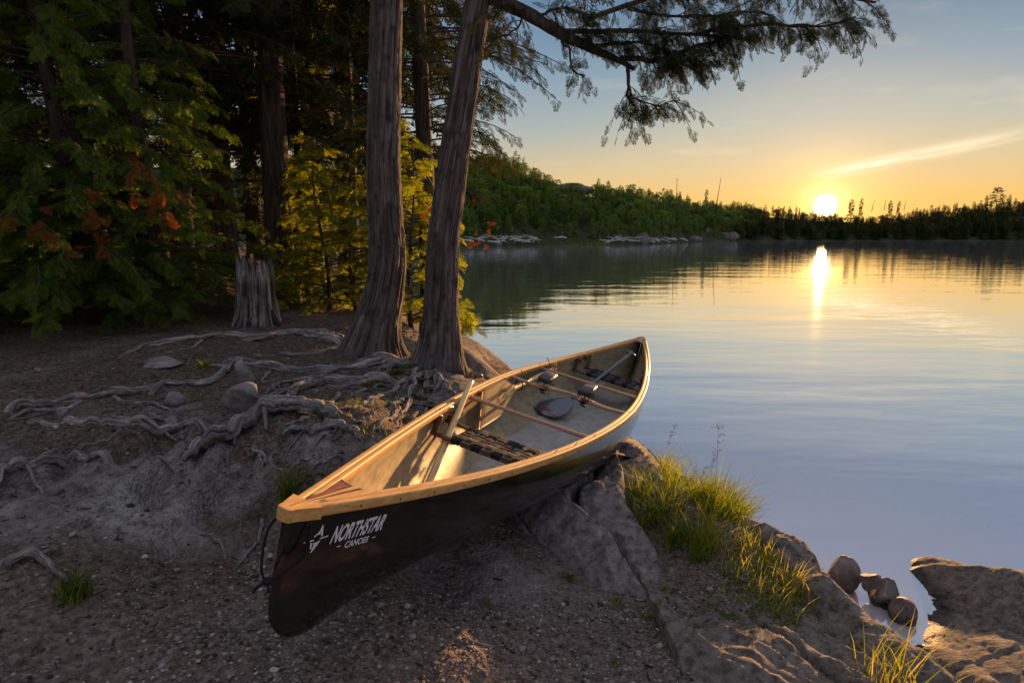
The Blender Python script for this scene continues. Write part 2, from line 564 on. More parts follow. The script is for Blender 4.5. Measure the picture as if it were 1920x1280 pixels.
M['screw'] = mat('screw_metal', [(.3, (.05, .035, .025)), (.7, (.1, .075, .06))], 40, rough=.4, metallic=.7)
M['cord'] = mat('black_cord', [(.3, (.006, .006, .007)), (.7, (.016, .016, .018))], 200, rough=.7, bump=.5, bscale=500, dist=.002)
M['carbon'] = mat('carbon_blade', [(.3, (.035, .042, .055)), (.7, (.065, .076, .096))], 120, rough=.3, coat=.8)
M['white_ink'] = mat('white_decal', [(.3, (.7, .7, .72)), (.7, (.8, .8, .82))], 40, rough=.5)
M['red_ink'] = mat('red_decal', [(.3, (.42, .035, .025)), (.7, (.55, .06, .04))], 40, rough=.5)
M['yellow_ink'] = mat('ochre_decal', [(.3, (.4, .27, .05)), (.7, (.5, .35, .09))], 40, rough=.5)
M['cloud'] = M['white_ink']
# ------------------------------------------------------------------ canoe shape (local: x along, y to its left, z up from keel)
CL = 5.03
HALF = CL / 2
C_ROT = (0.2217, 0.0703, 1.2019)
C_LOC = np.array([0.2623, 3.7634, CAMZ - 1.2596])


def rot_xyz(rx, ry, rz):
    cy, sy, cp, sp, cr, sr = math.cos(rz), math.sin(rz), math.cos(ry), math.sin(ry), math.cos(rx), math.sin(rx)
    return (np.array([[cy, -sy, 0], [sy, cy, 0], [0, 0, 1]]) @ np.array([[cp, 0, sp], [0, 1, 0], [-sp, 0, cp]])
            @ np.array([[1, 0, 0], [0, cr, -sr], [0, sr, cr]]))


C_M = rot_xyz(*C_ROT)


def gun_w(s):
    t = np.clip(np.abs(s) / HALF, 0, 1)
    near = np.asarray(s) < 0
    return 0.3976 * np.maximum(1 - t ** np.where(near, 1.837, 1.7175), 0) ** np.where(near, 1.0442, 0.8938) + 0.012


def gun_z(s):
    t = np.clip(np.abs(s) / HALF, 0, 1)
    return 0.33 + np.where(np.asarray(s) < 0, 0.128, 0.147) * t ** 2.6


def hull_w(s):
    return np.maximum(gun_w(s) - 0.018, 0.0015)


def keel_z(s):
    a = np.abs(s)
    e = np.clip((a - (HALF - 0.24)) / 0.24, 0, 1)
    return 0.012 * (a / HALF) ** 2 + 0.22 * (1 - np.sqrt(np.maximum(1 - e * e, 0)))


def section(s):
    t = np.clip(np.abs(s) / HALF, 0, 1)
    wg, zg, zk = hull_w(s), gun_z(s) - 0.004, keel_z(s)
    wm = wg * (1 + 0.07 * (1 - t ** 3))
    hs = (zg - zk) * np.minimum(0.62 + 0.38 * t ** 2.2, 1.0)
    k = t ** 1.6
    return wg, zg, zk, wm, hs, 3.0 * (1 - k) + 1.25 * k, 2.5 * (1 - k) + 1.2 * k


def hull_pt(s, v, inset=0.0):
    """v 0 at the keel, 1 at the gunwale; left side (y > 0)"""
    wg, zg, zk, wm, hs, p, q = section(s)
    th = np.clip(v / 0.72, 0, 1) * math.pi / 2
    y = wm * np.sin(th) ** (2 / p)
    z = zk + hs * (1 - np.maximum(np.cos(th), 0) ** (2 / q))
    e = np.clip((v - 0.72) / 0.28, 0, 1)
    y = np.where(v > 0.72, wm - (wm - wg) * e ** 2, y)
    z = np.where(v > 0.72, zk + hs + (zg - zk - hs) * e, z)
    return y, z


def hull_y_at(s, z):
    """half breadth of the outer hull at height z"""
    wg, zg, zk, wm, hs, p, q = section(s)
    c = np.clip(1 - (z - zk) / hs, 0, 1) ** (q / 2)
    y = wm * np.sqrt(np.maximum(1 - c * c, 0)) ** (2 / p)
    e = np.clip((z - zk - hs) / np.maximum(zg - zk - hs, 1e-4), 0, 1)
    return np.where(z > zk + hs, wm - (wm - wg) * e ** 2, y)


def hull_z_at(s, y):
    """height of the outer hull bottom at breadth y (nan outside)"""
    wg, zg, zk, wm, hs, p, q = section(s)
    r = np.abs(y) / wm
    sn = np.clip(r, 0, 1) ** (p / 2)
    z = zk + hs * (1 - np.sqrt(np.maximum(1 - sn * sn, 0)) ** (2 / q))
    return np.where((r <= 1) & (np.abs(s) < HALF), z, np.nan)


# ------------------------------------------------------------------ ground shape: smooth surface through points read off the photograph
GP = [(600, 1230, -1.145), (300, 1275, -1.12), (750, 1270, -1.215), (900, 1200, -1.29), (1200, 1255, -1.41), (1350, 1150, -1.46), (1000, 1080, -1.37),
      (1000, 1260, -1.36), (1200, 1120, -1.45), (800, 1120, -1.28), (1250, 1050, -1.44), (560, 1200, -1.14), (1340, 1260, -1.44),
      (450, 1070, -1.145), (250, 1150, -1.115), (530, 1030, -1.14), (60, 1000, -.985), (160, 960, -.975), (0, 1090, -1.02), (90, 1200, -1.1), (230, 1010, -1.05),
      (380, 960, -1.09), (470, 930, -1.07), (580, 880, -1.0), (330, 900, -1.0), (250, 920, -.99), (80, 900, -.955), (440, 890, -1.0), (640, 850, -.97),
      (100, 840, -.92), (250, 825, -.905), (420, 825, -.905), (550, 822, -.915), (680, 812, -.925), (760, 770, -.945), (850, 740, -.98),
      (0, 780, -.89), (200, 740, -.87), (400, 720, -.86), (600, 705, -.855), (700, 690, -.855), (760, 700, -.86), (100, 690, -.85), (400, 655, -.83), (600, 645, -.83), (690, 655, -.84),
      (820, 700, -.91), (800, 730, -.935), (400, 622, -.79), (0, 645, -.81),
      (870, 700, -1.0), (930, 700, -1.15), (1300, 990, -1.37), (1390, 1050, -1.43), (1460, 1120, -1.47), (1250, 940, -1.33), (1330, 960, -1.345), (1480, 1200, -1.5)]
GX = [at_z(*g) - [0, 0, CAMZ] for g in GP]
GX += [np.array(q, dtype=float) for q in [
    (-3, 8, -.72), (-8, 8, -.5), (-8, 15, -.3), (-3, 14, -.9), (-20, 20, .4), (-20, 5, 0), (-5, 2, -.85), (-6, 0, -.85), (0, -2, -1.15), (-1, .4, -1.14), (.6, .6, -1.3), (2, .8, -1.75),
    (3, -1, -1.9), (-20, -6, .2), (-14, 40, -.5), (-5, 25, -1.4), (-8, 50, -3), (-3, 25, -3), (-6, 40, -3), (0, 50, -4), (10, 55, -4), (14, 20, -3.5), (-2.0, 6.5, -.8), (-1.2, 7, -.95), (-.75, 8.5, -1.75), (-1.5, 10, -1.4), (-.9, 10.5, -2.15), (-1.3, 14, -2.3), (-2, 18, -2.3),
    (.45, 6.6, -2.3), (.1, 7.5, -2.4), (-.3, 9, -2.4), (.9, 5.2, -2.0), (1.2, 6, -2.4), (1.3, 4.6, -2.25), (1.9, 3.7, -2.3), (2.4, 3.2, -2.3), (2.1, 2.4, -2.15), (3.2, 2.4, -2.3),
    (3, 4, -2.5), (4, 1, -2.4), (6, 6, -2.8), (2, 10, -2.9), (10, 0, -3), (0, 20, -3), (8, 30, -3.2), (.55, 4.7, -1.45), (.2, 5.3, -1.3), (-.35, 5.6, -1.0), (.85, 4.15, -1.42), (1.65, 2.6, -1.9), (1.5, 3.1, -1.75), (1.12, 3.85, -1.7),
    (-.2, 2.6, -1.22), (.05, 3.1, -1.3), (.3, 3.6, -1.38), (.5, 4.1, -1.42), (-.45, 1.9, -1.17)]]


class Surf:
    """smooth height surface through scattered points (multiquadric)"""

    def __init__(self, pts, c=0.25, reg=1e-3):
        self.p = np.array(pts)
        d = np.linalg.norm(self.p[:, None, :2] - self.p[None, :, :2], axis=2)
        A = np.sqrt(d * d + c * c) - np.eye(len(self.p)) * reg
        self.c = c
        self.z0 = self.p[:, 2].mean()
        self.w = np.linalg.solve(A, self.p[:, 2] - self.z0)

    def __call__(self, x, y):
        x, y = np.atleast_1d(np.asarray(x, float)), np.atleast_1d(np.asarray(y, float))
        out = np.empty(len(x))
        for a in range(0, len(x), 20000):
            s = slice(a, a + 20000)
            d2 = (x[s, None] - self.p[None, :, 0]) ** 2 + (y[s, None] - self.p[None, :, 1]) ** 2
            out[s] = np.sqrt(d2 + self.c ** 2) @ self.w + self.z0
        return out + CAMZ


G0 = Surf(GX)


def under_hull(x, y, z, gap):
    """push heights below the canoe's bottom"""
    z = z.copy()
    for _ in range(3):
        L = (np.stack([x, y, z], -1) - C_LOC) @ C_M
        hz = hull_z_at(L[:, 0], L[:, 1])
        Wz = (np.stack([L[:, 0], L[:, 1], np.nan_to_num(hz)], -1) @ C_M.T + C_LOC)[:, 2] - gap
        z = np.where(np.isnan(hz), z, np.minimum(z, Wz))
    return z


def ground_h(x, y):
    x, y = np.atleast_1d(np.asarray(x, float)), np.atleast_1d(np.asarray(y, float))
    z = G0(x, y)
    p = np.stack([x, y, np.zeros_like(x)], -1)
    near = np.exp(-((x + .5) ** 2 + (y - 3) ** 2) / 60)
    z += (fbm(p * 2.1, 5, .55) * .035 + fbm(p * 9 + 5, 3, .5) * .008) * (0.4 + 0.6 * near)
    bank = np.exp(-((y - 2.75 - .12 * x) / .5) ** 2) * np.clip((-x - .2) / .6, 0, 1)
    z += bank * (np.abs(fbm(p * np.array([5, 2.5, 1]) + 40, 5, .6)) * -.15 + .045)
    return under_hull(x, y, z, .012)


def on_ground(px, py, lift=0.0):
    """where the line of sight through a pixel meets the ground"""
    d = ray(px, py)
    k = np.linspace(.6, 14, 1200)
    P = d[None, :] * k[:, None] + [0, 0, CAMZ]
    below = P[:, 2] < ground_h(P[:, 0], P[:, 1]) + lift
    i = int(np.argmax(below)) if below.any() else len(k) - 1
    return P[i]


# ------------------------------------------------------------------ structure: ground, lake bed, water, hills, sun
def ground_material():
    m = bpy.data.materials.new('forest_soil_and_gravel')
    m.use_nodes = True
    nt = m.node_tree
    N, L = nt.nodes.new, nt.links.new
    b = nt.nodes['Principled BSDF']
    b.inputs['Roughness'].default_value = .92
    b.inputs['Specular IOR Level'].default_value = .1
    tc = N('ShaderNodeTexCoord')

    def noise(sc, det=6, off=0):
        mp = N('ShaderNodeMapping')
        mp.inputs['Location'].default_value = (off, off, 0)
        L(tc.outputs['Object'], mp.inputs['Vector'])
        n = N('ShaderNodeTexNoise')
        n.inputs['Scale'].default_value = sc
        n.inputs['Detail'].default_value = det
        n.inputs['Roughness'].default_value = .65
        L(mp.outputs[0], n.inputs['Vector'])
        return n.outputs['Fac']

    def ramp(fac, cols):
        r = N('ShaderNodeValToRGB')
        while len(r.color_ramp.elements) < len(cols):
            r.color_ramp.elements.new(.5)
        for k, (p, c) in enumerate(cols):
            r.color_ramp.elements[k].position = p
            r.color_ramp.elements[k].color = (*c, 1)
        L(fac, r.inputs['Fac'])
        return r.outputs['Color']

    def mix(f, a, c):
        x = N('ShaderNodeMix')
        x.data_type = 'RGBA'
        L(f, x.inputs[0])
        L(a, x.inputs[6])
        L(c, x.inputs[7])
        return x.outputs[2]
    fine = noise(38, 8)
    soil = ramp(fine, [(.3, (.038, .026, .018)), (.5, (.125, .092, .07)), (.7, (.25, .195, .155))])
    gravel = ramp(fine, [(.3, (.06, .043, .034)), (.5, (.18, .135, .11)), (.72, (.34, .27, .23))])
    clay = ramp(noise(22, 8, 3), [(.3, (.08, .066, .062)), (.5, (.29, .25, .243)), (.7, (.52, .465, .455))])
    pale = ramp(noise(26, 9, 9), [(.32, (.12, .11, .1)), (.5, (.36, .335, .3)), (.7, (.55, .52, .48))])
    at = {}
    for k in ('gravel', 'clay', 'pale'):
        a = N('ShaderNodeAttribute')
        a.attribute_name = k
        at[k] = a.outputs['Fac']
    c = mix(at['gravel'], soil, gravel)
    c = mix(at['clay'], c, clay)
    c = mix(at['pale'], c, pale)
    L(c, b.inputs['Base Color'])
    vo = N('ShaderNodeTexVoronoi')
    vo.inputs['Scale'].default_value = 70
    L(tc.outputs['Object'], vo.inputs['Vector'])
    ad = N('ShaderNodeMath')
    ad.operation = 'MULTIPLY_ADD'
    L(vo.outputs['Distance'], ad.inputs[0])
    ad.inputs[1].default_value = -.5
    L(noise(24, 10, 5), ad.inputs[2])
    bp = N('ShaderNodeBump')
    bp.inputs['Strength'].default_value = 1
    bp.inputs['Distance'].default_value = .035
    L(ad.outputs[0], bp.inputs['Height'])
    L(bp.outputs[0], b.inputs['Normal'])
    return m


def graded(a, b, fine, lo, hi, n_out):
    """coordinates: fine spacing between a and b, growing outward to lo and hi"""
    mid = np.arange(a, b + fine * .5, fine)
    k = np.linspace(0, 1, n_out + 1)[1:] ** 2.2
    return np.concatenate([(a + (lo - a) * k)[::-1], mid, b + (hi - b) * k])


def build_ground():
    xs, ys = graded(-3.4, 2.4, .022, -60, 14, 40), graded(1.1, 6.2, .022, -12, 60, 40)
    X, Y = np.meshgrid(xs, ys, indexing='ij')
    x, y = X.ravel(), Y.ravel()
    z = ground_h(x, y)
    o = mk('ground', np.stack([x, y, z], -1), grid_faces(len(xs), len(ys)), ground_material())
    tag(o, kind='structure')
    p = np.stack([x, y, np.zeros_like(x)], -1)
    n1 = fbm(p * 1.7 + 11, 4)
    # gravel: the flat in front of the bank; clay: the eroded bank face; pale: the bare mound at the left
    front = 2.62 + .16 * np.clip(x, -3, .2) - .25 * np.clip(-.2 - x, 0, 1) * 0
    gv = np.clip((front - .35 - y + n1 * .12) / .25, 0, 1)
    gv = np.maximum(gv, np.clip((x + .05) / .3, 0, 1) * (y < 4.0))
    bank = np.clip(1 - np.abs(y - (2.66 + .1 * (x + 1))) / .55 + n1 * .4, 0, 1) * (x < .1) * (x > -3)
    pm = np.exp(-(((x + 1.62) / .42) ** 2 + ((y - 2.25) / .3) ** 2) ** 1.2) * 1.6 + n1 * .5 - .15
    st = np.clip(fbm(p * 3.6 + 70, 4, .6) * 1.5 + .55, 0, 1)
    pm *= .35 + .65 * st
    for k, v in (('gravel', gv), ('clay', bank * .8 * st), ('pale', np.clip(pm, 0, 1) * .8)):
        o.data.attributes.new(k, 'FLOAT', 'POINT').data.foreach_set('value', v.astype(np.float32))
    # lake bed and everything beyond, to the horizon
    s = 6000
    g = mat('lake_mud', [(.3, (.02, .02, .015)), (.7, (.05, .045, .035))], .5, rough=1)
    tag(mk('lake_bed', [(-s, -s, -4), (s, -s, -4), (s, s, -4), (-s, s, -4)], np.array([[0, 1, 2, 3]]), g), kind='structure')


def build_water():
    m = bpy.data.materials.new('calm_lake_water')
    m.use_nodes = True
    nt = m.node_tree
    N, L = nt.nodes.new, nt.links.new
    nt.nodes.clear()
    out = N('ShaderNodeOutputMaterial')
    gl = N('ShaderNodeBsdfGlossy')
    gl.inputs['Color'].default_value = (.97, .97, .97, 1)
    gl.inputs['Roughness'].default_value = .02
    df = N('ShaderNodeBsdfDiffuse')
    df.inputs['Color'].default_value = (.7, .66, .68, 1)
    lw = N('ShaderNodeLayerWeight')
    lw.inputs['Blend'].default_value = .35
    mr = N('ShaderNodeMapRange')
    mr.inputs['From Min'].default_value = 0
    mr.inputs['From Max'].default_value = .45
    mr.inputs['To Min'].default_value = .5
    mr.inputs['To Max'].default_value = .97
    L(lw.outputs['Fresnel'], mr.inputs['Value'])
    mx = N('ShaderNodeMixShader')
    L(mr.outputs[0], mx.inputs[0])
    L(df.outputs[0], mx.inputs[1])
    L(gl.outputs[0], mx.inputs[2])
    L(mx.outputs[0], out.inputs['Surface'])
    tc = N('ShaderNodeTexCoord')

    def wave(sc, rot, st, det):
        mp = N('ShaderNodeMapping')
        mp.inputs['Rotation'].default_value = (0, 0, rot)
        mp.inputs['Scale'].default_value = st
        L(tc.outputs['Object'], mp.inputs['Vector'])
        n = N('ShaderNodeTexNoise')
        n.inputs['Scale'].default_value = sc
        n.inputs['Detail'].default_value = det
        n.inputs['Roughness'].default_value = .5
        L(mp.outputs[0], n.inputs['Vector'])
        return n.outputs['Fac']
    prev = None
    for sc, rot, st, det, dist in ((.55, .12, (.3, 1, 1), 2, .02), (2.1, -.2, (.35, 1, 1), 2, .0055), (6.5, .35, (.5, 1, 1), 1, .0008)):
        bp = N('ShaderNodeBump')
        bp.inputs['Strength'].default_value = 1
        bp.inputs['Distance'].default_value = dist
        L(wave(sc, rot, st, det), bp.inputs['Height'])
        if prev:
            L(prev, bp.inputs['Normal'])
        prev = bp.outputs[0]
    L(prev, gl.inputs['Normal'])
    s = 5000
    tag(mk('water', [(-s, -s, 0), (s, -s, 0), (s, s, 0), (-s, s, 0)], np.array([[0, 1, 2, 3]]), m), kind='structure')


build_ground()
build_water()


# ------------------------------------------------------------------ the canoe
def hull_grid(inset=0.0, ns=161, nv=33):
    s = np.sin(np.linspace(-1, 1, ns) * math.pi / 2) * (HALF - inset * 12)
    v = np.linspace(0, 1, nv)
    S, Vv = np.meshgrid(s, np.concatenate([-v[::-1], v[1:]]), indexing='ij')
    y, z = hull_pt(S.ravel(), np.abs(Vv.ravel()))
    P = np.stack([S.ravel(), np.sign(Vv.ravel()) * y, z], -1)
    n2 = 2 * nv - 1
    if inset:
        A = P.reshape(ns, n2, 3)
        nrm = np.cross(np.gradient(A, axis=0), np.gradient(A, axis=1))
        nrm /= np.linalg.norm(nrm, axis=2)[..., None] + 1e-9
        A2 = A - nrm * inset * np.where(nrm[..., 2:3] * 0 + 1 > 0, 1, 1)
        # keep the inset inside: nothing crosses the middle line near the stems
        mid = nv - 1
        sg = np.sign(np.arange(n2) - mid)[None, :]
        lim = np.maximum(np.abs(A[..., 1]) - inset * .8, 0.0004)
        A2[..., 1] = sg * np.minimum(np.abs(A2[..., 1]), lim)
        A2[..., 2] = np.minimum(A2[..., 2], gun_z(A[..., 0]) - .004)
        floor_ = hull_z_at(A2[..., 0].ravel(), A2[..., 1].ravel()).reshape(ns, n2)
        A2[..., 2] = np.where(np.isnan(floor_), A2[..., 2], np.maximum(A2[..., 2], floor_ + inset * .7))
        P = A2.reshape(-1, 3)
    return P, grid_faces(ns, n2), (ns, n2)


def rail(mb, side, off, wd, ht, zoff, s0=-HALF, s1=HALF, n=240):
    """a gunwale strip following the hull edge, rounded section"""
    s = np.linspace(s0, s1, n)
    w = hull_w(s) + off
    c = np.stack([s, side * w, gun_z(s) + zoff], -1)
    T = np.gradient(c, axis=0)
    T /= np.linalg.norm(T, axis=1)[:, None]
    A = np.cross(T, [0, 0, 1.0])
    A /= np.linalg.norm(A, axis=1)[:, None]
    A *= -side * np.sign((A[:, 1:2] * -1) + 1e-9) * 0 + 1
    r = .3
    sec = []
    for a in np.linspace(0, 2 * math.pi, 20, endpoint=False):
        cx, cz = math.cos(a), math.sin(a)
        k = (abs(cx) ** 7 + abs(cz) ** 7) ** (-1 / 7)
        sec.append((cx * k * wd / 2, cz * k * ht / 2))
    sec = np.array(sec)
    V = (c[:, None, :] + sec[None, :, 0:1] * A[:, None, :] + sec[None, :, 1:2] * np.array([0, 0, 1.0])[None, None, :]).reshape(-1, 3)
    ns = len(sec)
    Q = grid_faces(n, ns, True)
    if side * A[n // 2, 1] < 0:
        Q = Q
    caps = [[0 * ns + j for j in range(ns)], [(n - 1) * ns + j for j in range(ns)][::-1]]
    T3 = []
    for cp in caps:
        for j in range(1, ns - 1):
            T3.append((cp[0], cp[j], cp[j + 1]))
    mb.add(V, Q, T3)


def bar(mb, a, b, w, h, n=24, arch=0.0, taper=None, bend=None):
    """wooden crossbar between two points, flattened oval section"""
    a, b = np.array(a, float), np.array(b, float)
    t = np.linspace(0, 1, n)
    P = a + (b - a) * t[:, None]
    P[:, 2] += arch * np.sin(t * math.pi)
    if bend is not None:
        P[:, 0] += bend(t)
    r = np.full(n, w / 2) if taper is None else w / 2 * taper(t)
    V, Q, T = tube_arrays(P, r, 12, up=(0, 0, 1), sy=h / w)
    mb.add(V, Q, T)


def strip(mb, P, wdir, width, thick):
    """flat ribbon with thickness along points P"""
    P = np.asarray(P, float)
    wd = np.asarray(wdir, float)
    T = np.gradient(P, axis=0)
    T /= np.linalg.norm(T, axis=1)[:, None]
    N = np.cross(T, wd)
    N /= np.linalg.norm(N, axis=1)[:, None]
    V = np.stack([P + wd * width / 2 + N * thick / 2, P - wd * width / 2 + N * thick / 2, P - wd * width / 2 - N * thick / 2, P + wd * width / 2 - N * thick / 2], 1).reshape(-1, 3)
    n = len(P)
    Q = list(grid_faces(n, 4, True)) + [(0, 1, 2, 3), (4 * n - 1, 4 * n - 2, 4 * n - 3, 4 * n - 4)]
    mb.add(V, Q)


def half_in(s, z):
    return float(hull_y_at(np.array([s]), np.array([z]))[0]) - .008


def build_seat(parent, s0, s1, z, yl, yr):
    """two rails, woven black straps, walnut hanger at each end"""
    seat = bpy.data.objects.new('seat', None)
    COL.objects.link(seat)
    seat.parent = parent
    # a seat frame that carries the woven straps
    mb = MB()
    for s in (s0, s1):
        e = half_in(s, z) - .004
        bar(mb, (s, e, z), (s, -e, z), .026, .02)
    fr = mb.build('seat_frame', M['walnut'], parent)
    bpy.data.objects.remove(seat)
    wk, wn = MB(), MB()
    ys = np.linspace(yr, yl, 8)
    xs = np.linspace(s0 + .024, s1 - .024, 5)
    amp = .0028
    pit_y, pit_x = ys[1] - ys[0], xs[1] - xs[0]
    for i, y in enumerate(ys):                      # straps front to back, wrapping the rails
        a = np.linspace(s0 - .015, s1 + .015, 61)
        ph = np.cos((a - xs[0]) / pit_x * math.pi) * (1 if i % 2 else -1)
        zz = z + .0125 + amp * ph * (np.abs(a - (s0 + s1) / 2) < (s1 - s0) / 2 - .012) - .006 * np.sin(np.clip((a - s0) / (s1 - s0), 0, 1) * math.pi)
        P = np.stack([a, np.full_like(a, y), zz], -1)
        e0, e1 = P[0] + [-.001, 0, -.022], P[-1] + [.001, 0, -.022]
        P = np.vstack([e0 + [.012, 0, -.004], e0, P, e1, e1 + [-.012, 0, -.004]])
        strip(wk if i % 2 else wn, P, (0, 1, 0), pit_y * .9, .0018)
    for j, x in enumerate(xs):                      # straps side to side
        a = np.linspace(ys[0] - pit_y * .6, ys[-1] + pit_y * .6, 71)
        ph = np.cos((a - ys[0]) / pit_y * math.pi) * (1 if j % 2 == 0 else -1)
        zz = z + .0125 + amp * ph - .006 * math.sin((x - s0) / (s1 - s0) * math.pi)
        strip(wk, np.stack([np.full_like(a, x), a, zz], -1), (1, 0, 0), pit_x * .9, .0018)
    wb = wk.build('webbing', M['web'], fr, smooth=False)
    wn.build('sheen_strap', M['web_sheen'], fr, smooth=False)  # every other strap, tan where sunlight is painted on
    for side in (1, -1):                            # truss bracket hanging from the gunwale
        hb = MB()
        zt = float(gun_z((s0 + s1) / 2)) - .014
        for s in (s0, s1):
            e = half_in(s, z)
            et = half_in(s, zt) - .012
            bar(hb, (s, side * (e - .02), z + .008), (s, side * (et - .004), zt), .018, .03, 8)
        m_ = (s0 + s1) / 2
        n = 15
        t = np.linspace(0, 1, n)
        arc = s0 + (s1 - s0) * t
        P = np.stack([arc, np.full(n, side * (half_in(m_, zt - .02) - .016)), zt - .012 - .028 * np.abs(2 * t - 1) ** 2.2], -1)
        V, Q, T = tube_arrays(P, np.full(n, .024), 8, up=(0, 1, 0), sy=.3)
        hb.add(V, Q, T)
        hb.build('seat_hanger', M['walnut'], fr)
    for s in (s0, s1):
        for side in (1, -1):
            bt = MB()
            e = half_in(s, z) - .025
            tube(bt, [(s, side * e, z - .03), (s, side * e, z + .014)], .0035, 8)
            bt.build('seat_bolt', M['screw'], fr)
    return fr


def text_mesh(txt, width, height, shear=0.0, bold=.012):
    """letters as flat triangles, scaled to width x height, left-bottom at the origin"""
    cu = bpy.data.curves.new('lettering', 'FONT')
    cu.body = txt
    cu.offset = bold
    cu.resolution_u = 4
    cu.fill_mode = 'FRONT'
    o = bpy.data.objects.new('lettering', cu)
    COL.objects.link(o)
    dg = bpy.context.evaluated_depsgraph_get()
    me = o.evaluated_get(dg).to_mesh()
    bm = bmesh.new()
    bm.from_mesh(me)
    bmesh.ops.triangulate(bm, faces=bm.faces[:])
    bm.verts.index_update()
    V = np.array([v.co[:] for v in bm.verts])
    T = np.array([[v.index for v in f.verts] for f in bm.faces])
    bm.free()
    o.evaluated_get(dg).to_mesh_clear()
    bpy.data.objects.remove(o)
    bpy.data.curves.remove(cu)
    V -= V.min(0)
    V[:, 0] *= width / V[:, 0].max()
    V[:, 1] *= height / V[:, 1].max()
    V[:, 0] += V[:, 1] * shear
    return V, T


def stroke(mb, P, w):
    """flat polyline of width w in the xy plane"""
    P = np.array(P, float)
    for a, b in zip(P[:-1], P[1:]):
        d = (b - a) / np.linalg.norm(b - a)
        n = np.array([-d[1], d[0]]) * w / 2
        k = 6
        t = np.linspace(0, 1, k)[:, None]
        m_ = a + (b - a) * t
        V = np.stack([m_ + n, m_ - n], 1).reshape(-1, 2)
        mb.add(np.hstack([V, np.zeros((len(V), 1))]), grid_faces(k, 2))


def on_hull(s, z, lift=.0016):
    """points on the right-hand outside of the hull"""
    y = hull_y_at(s, z)
    return np.stack([s, -(y + lift), z], -1)


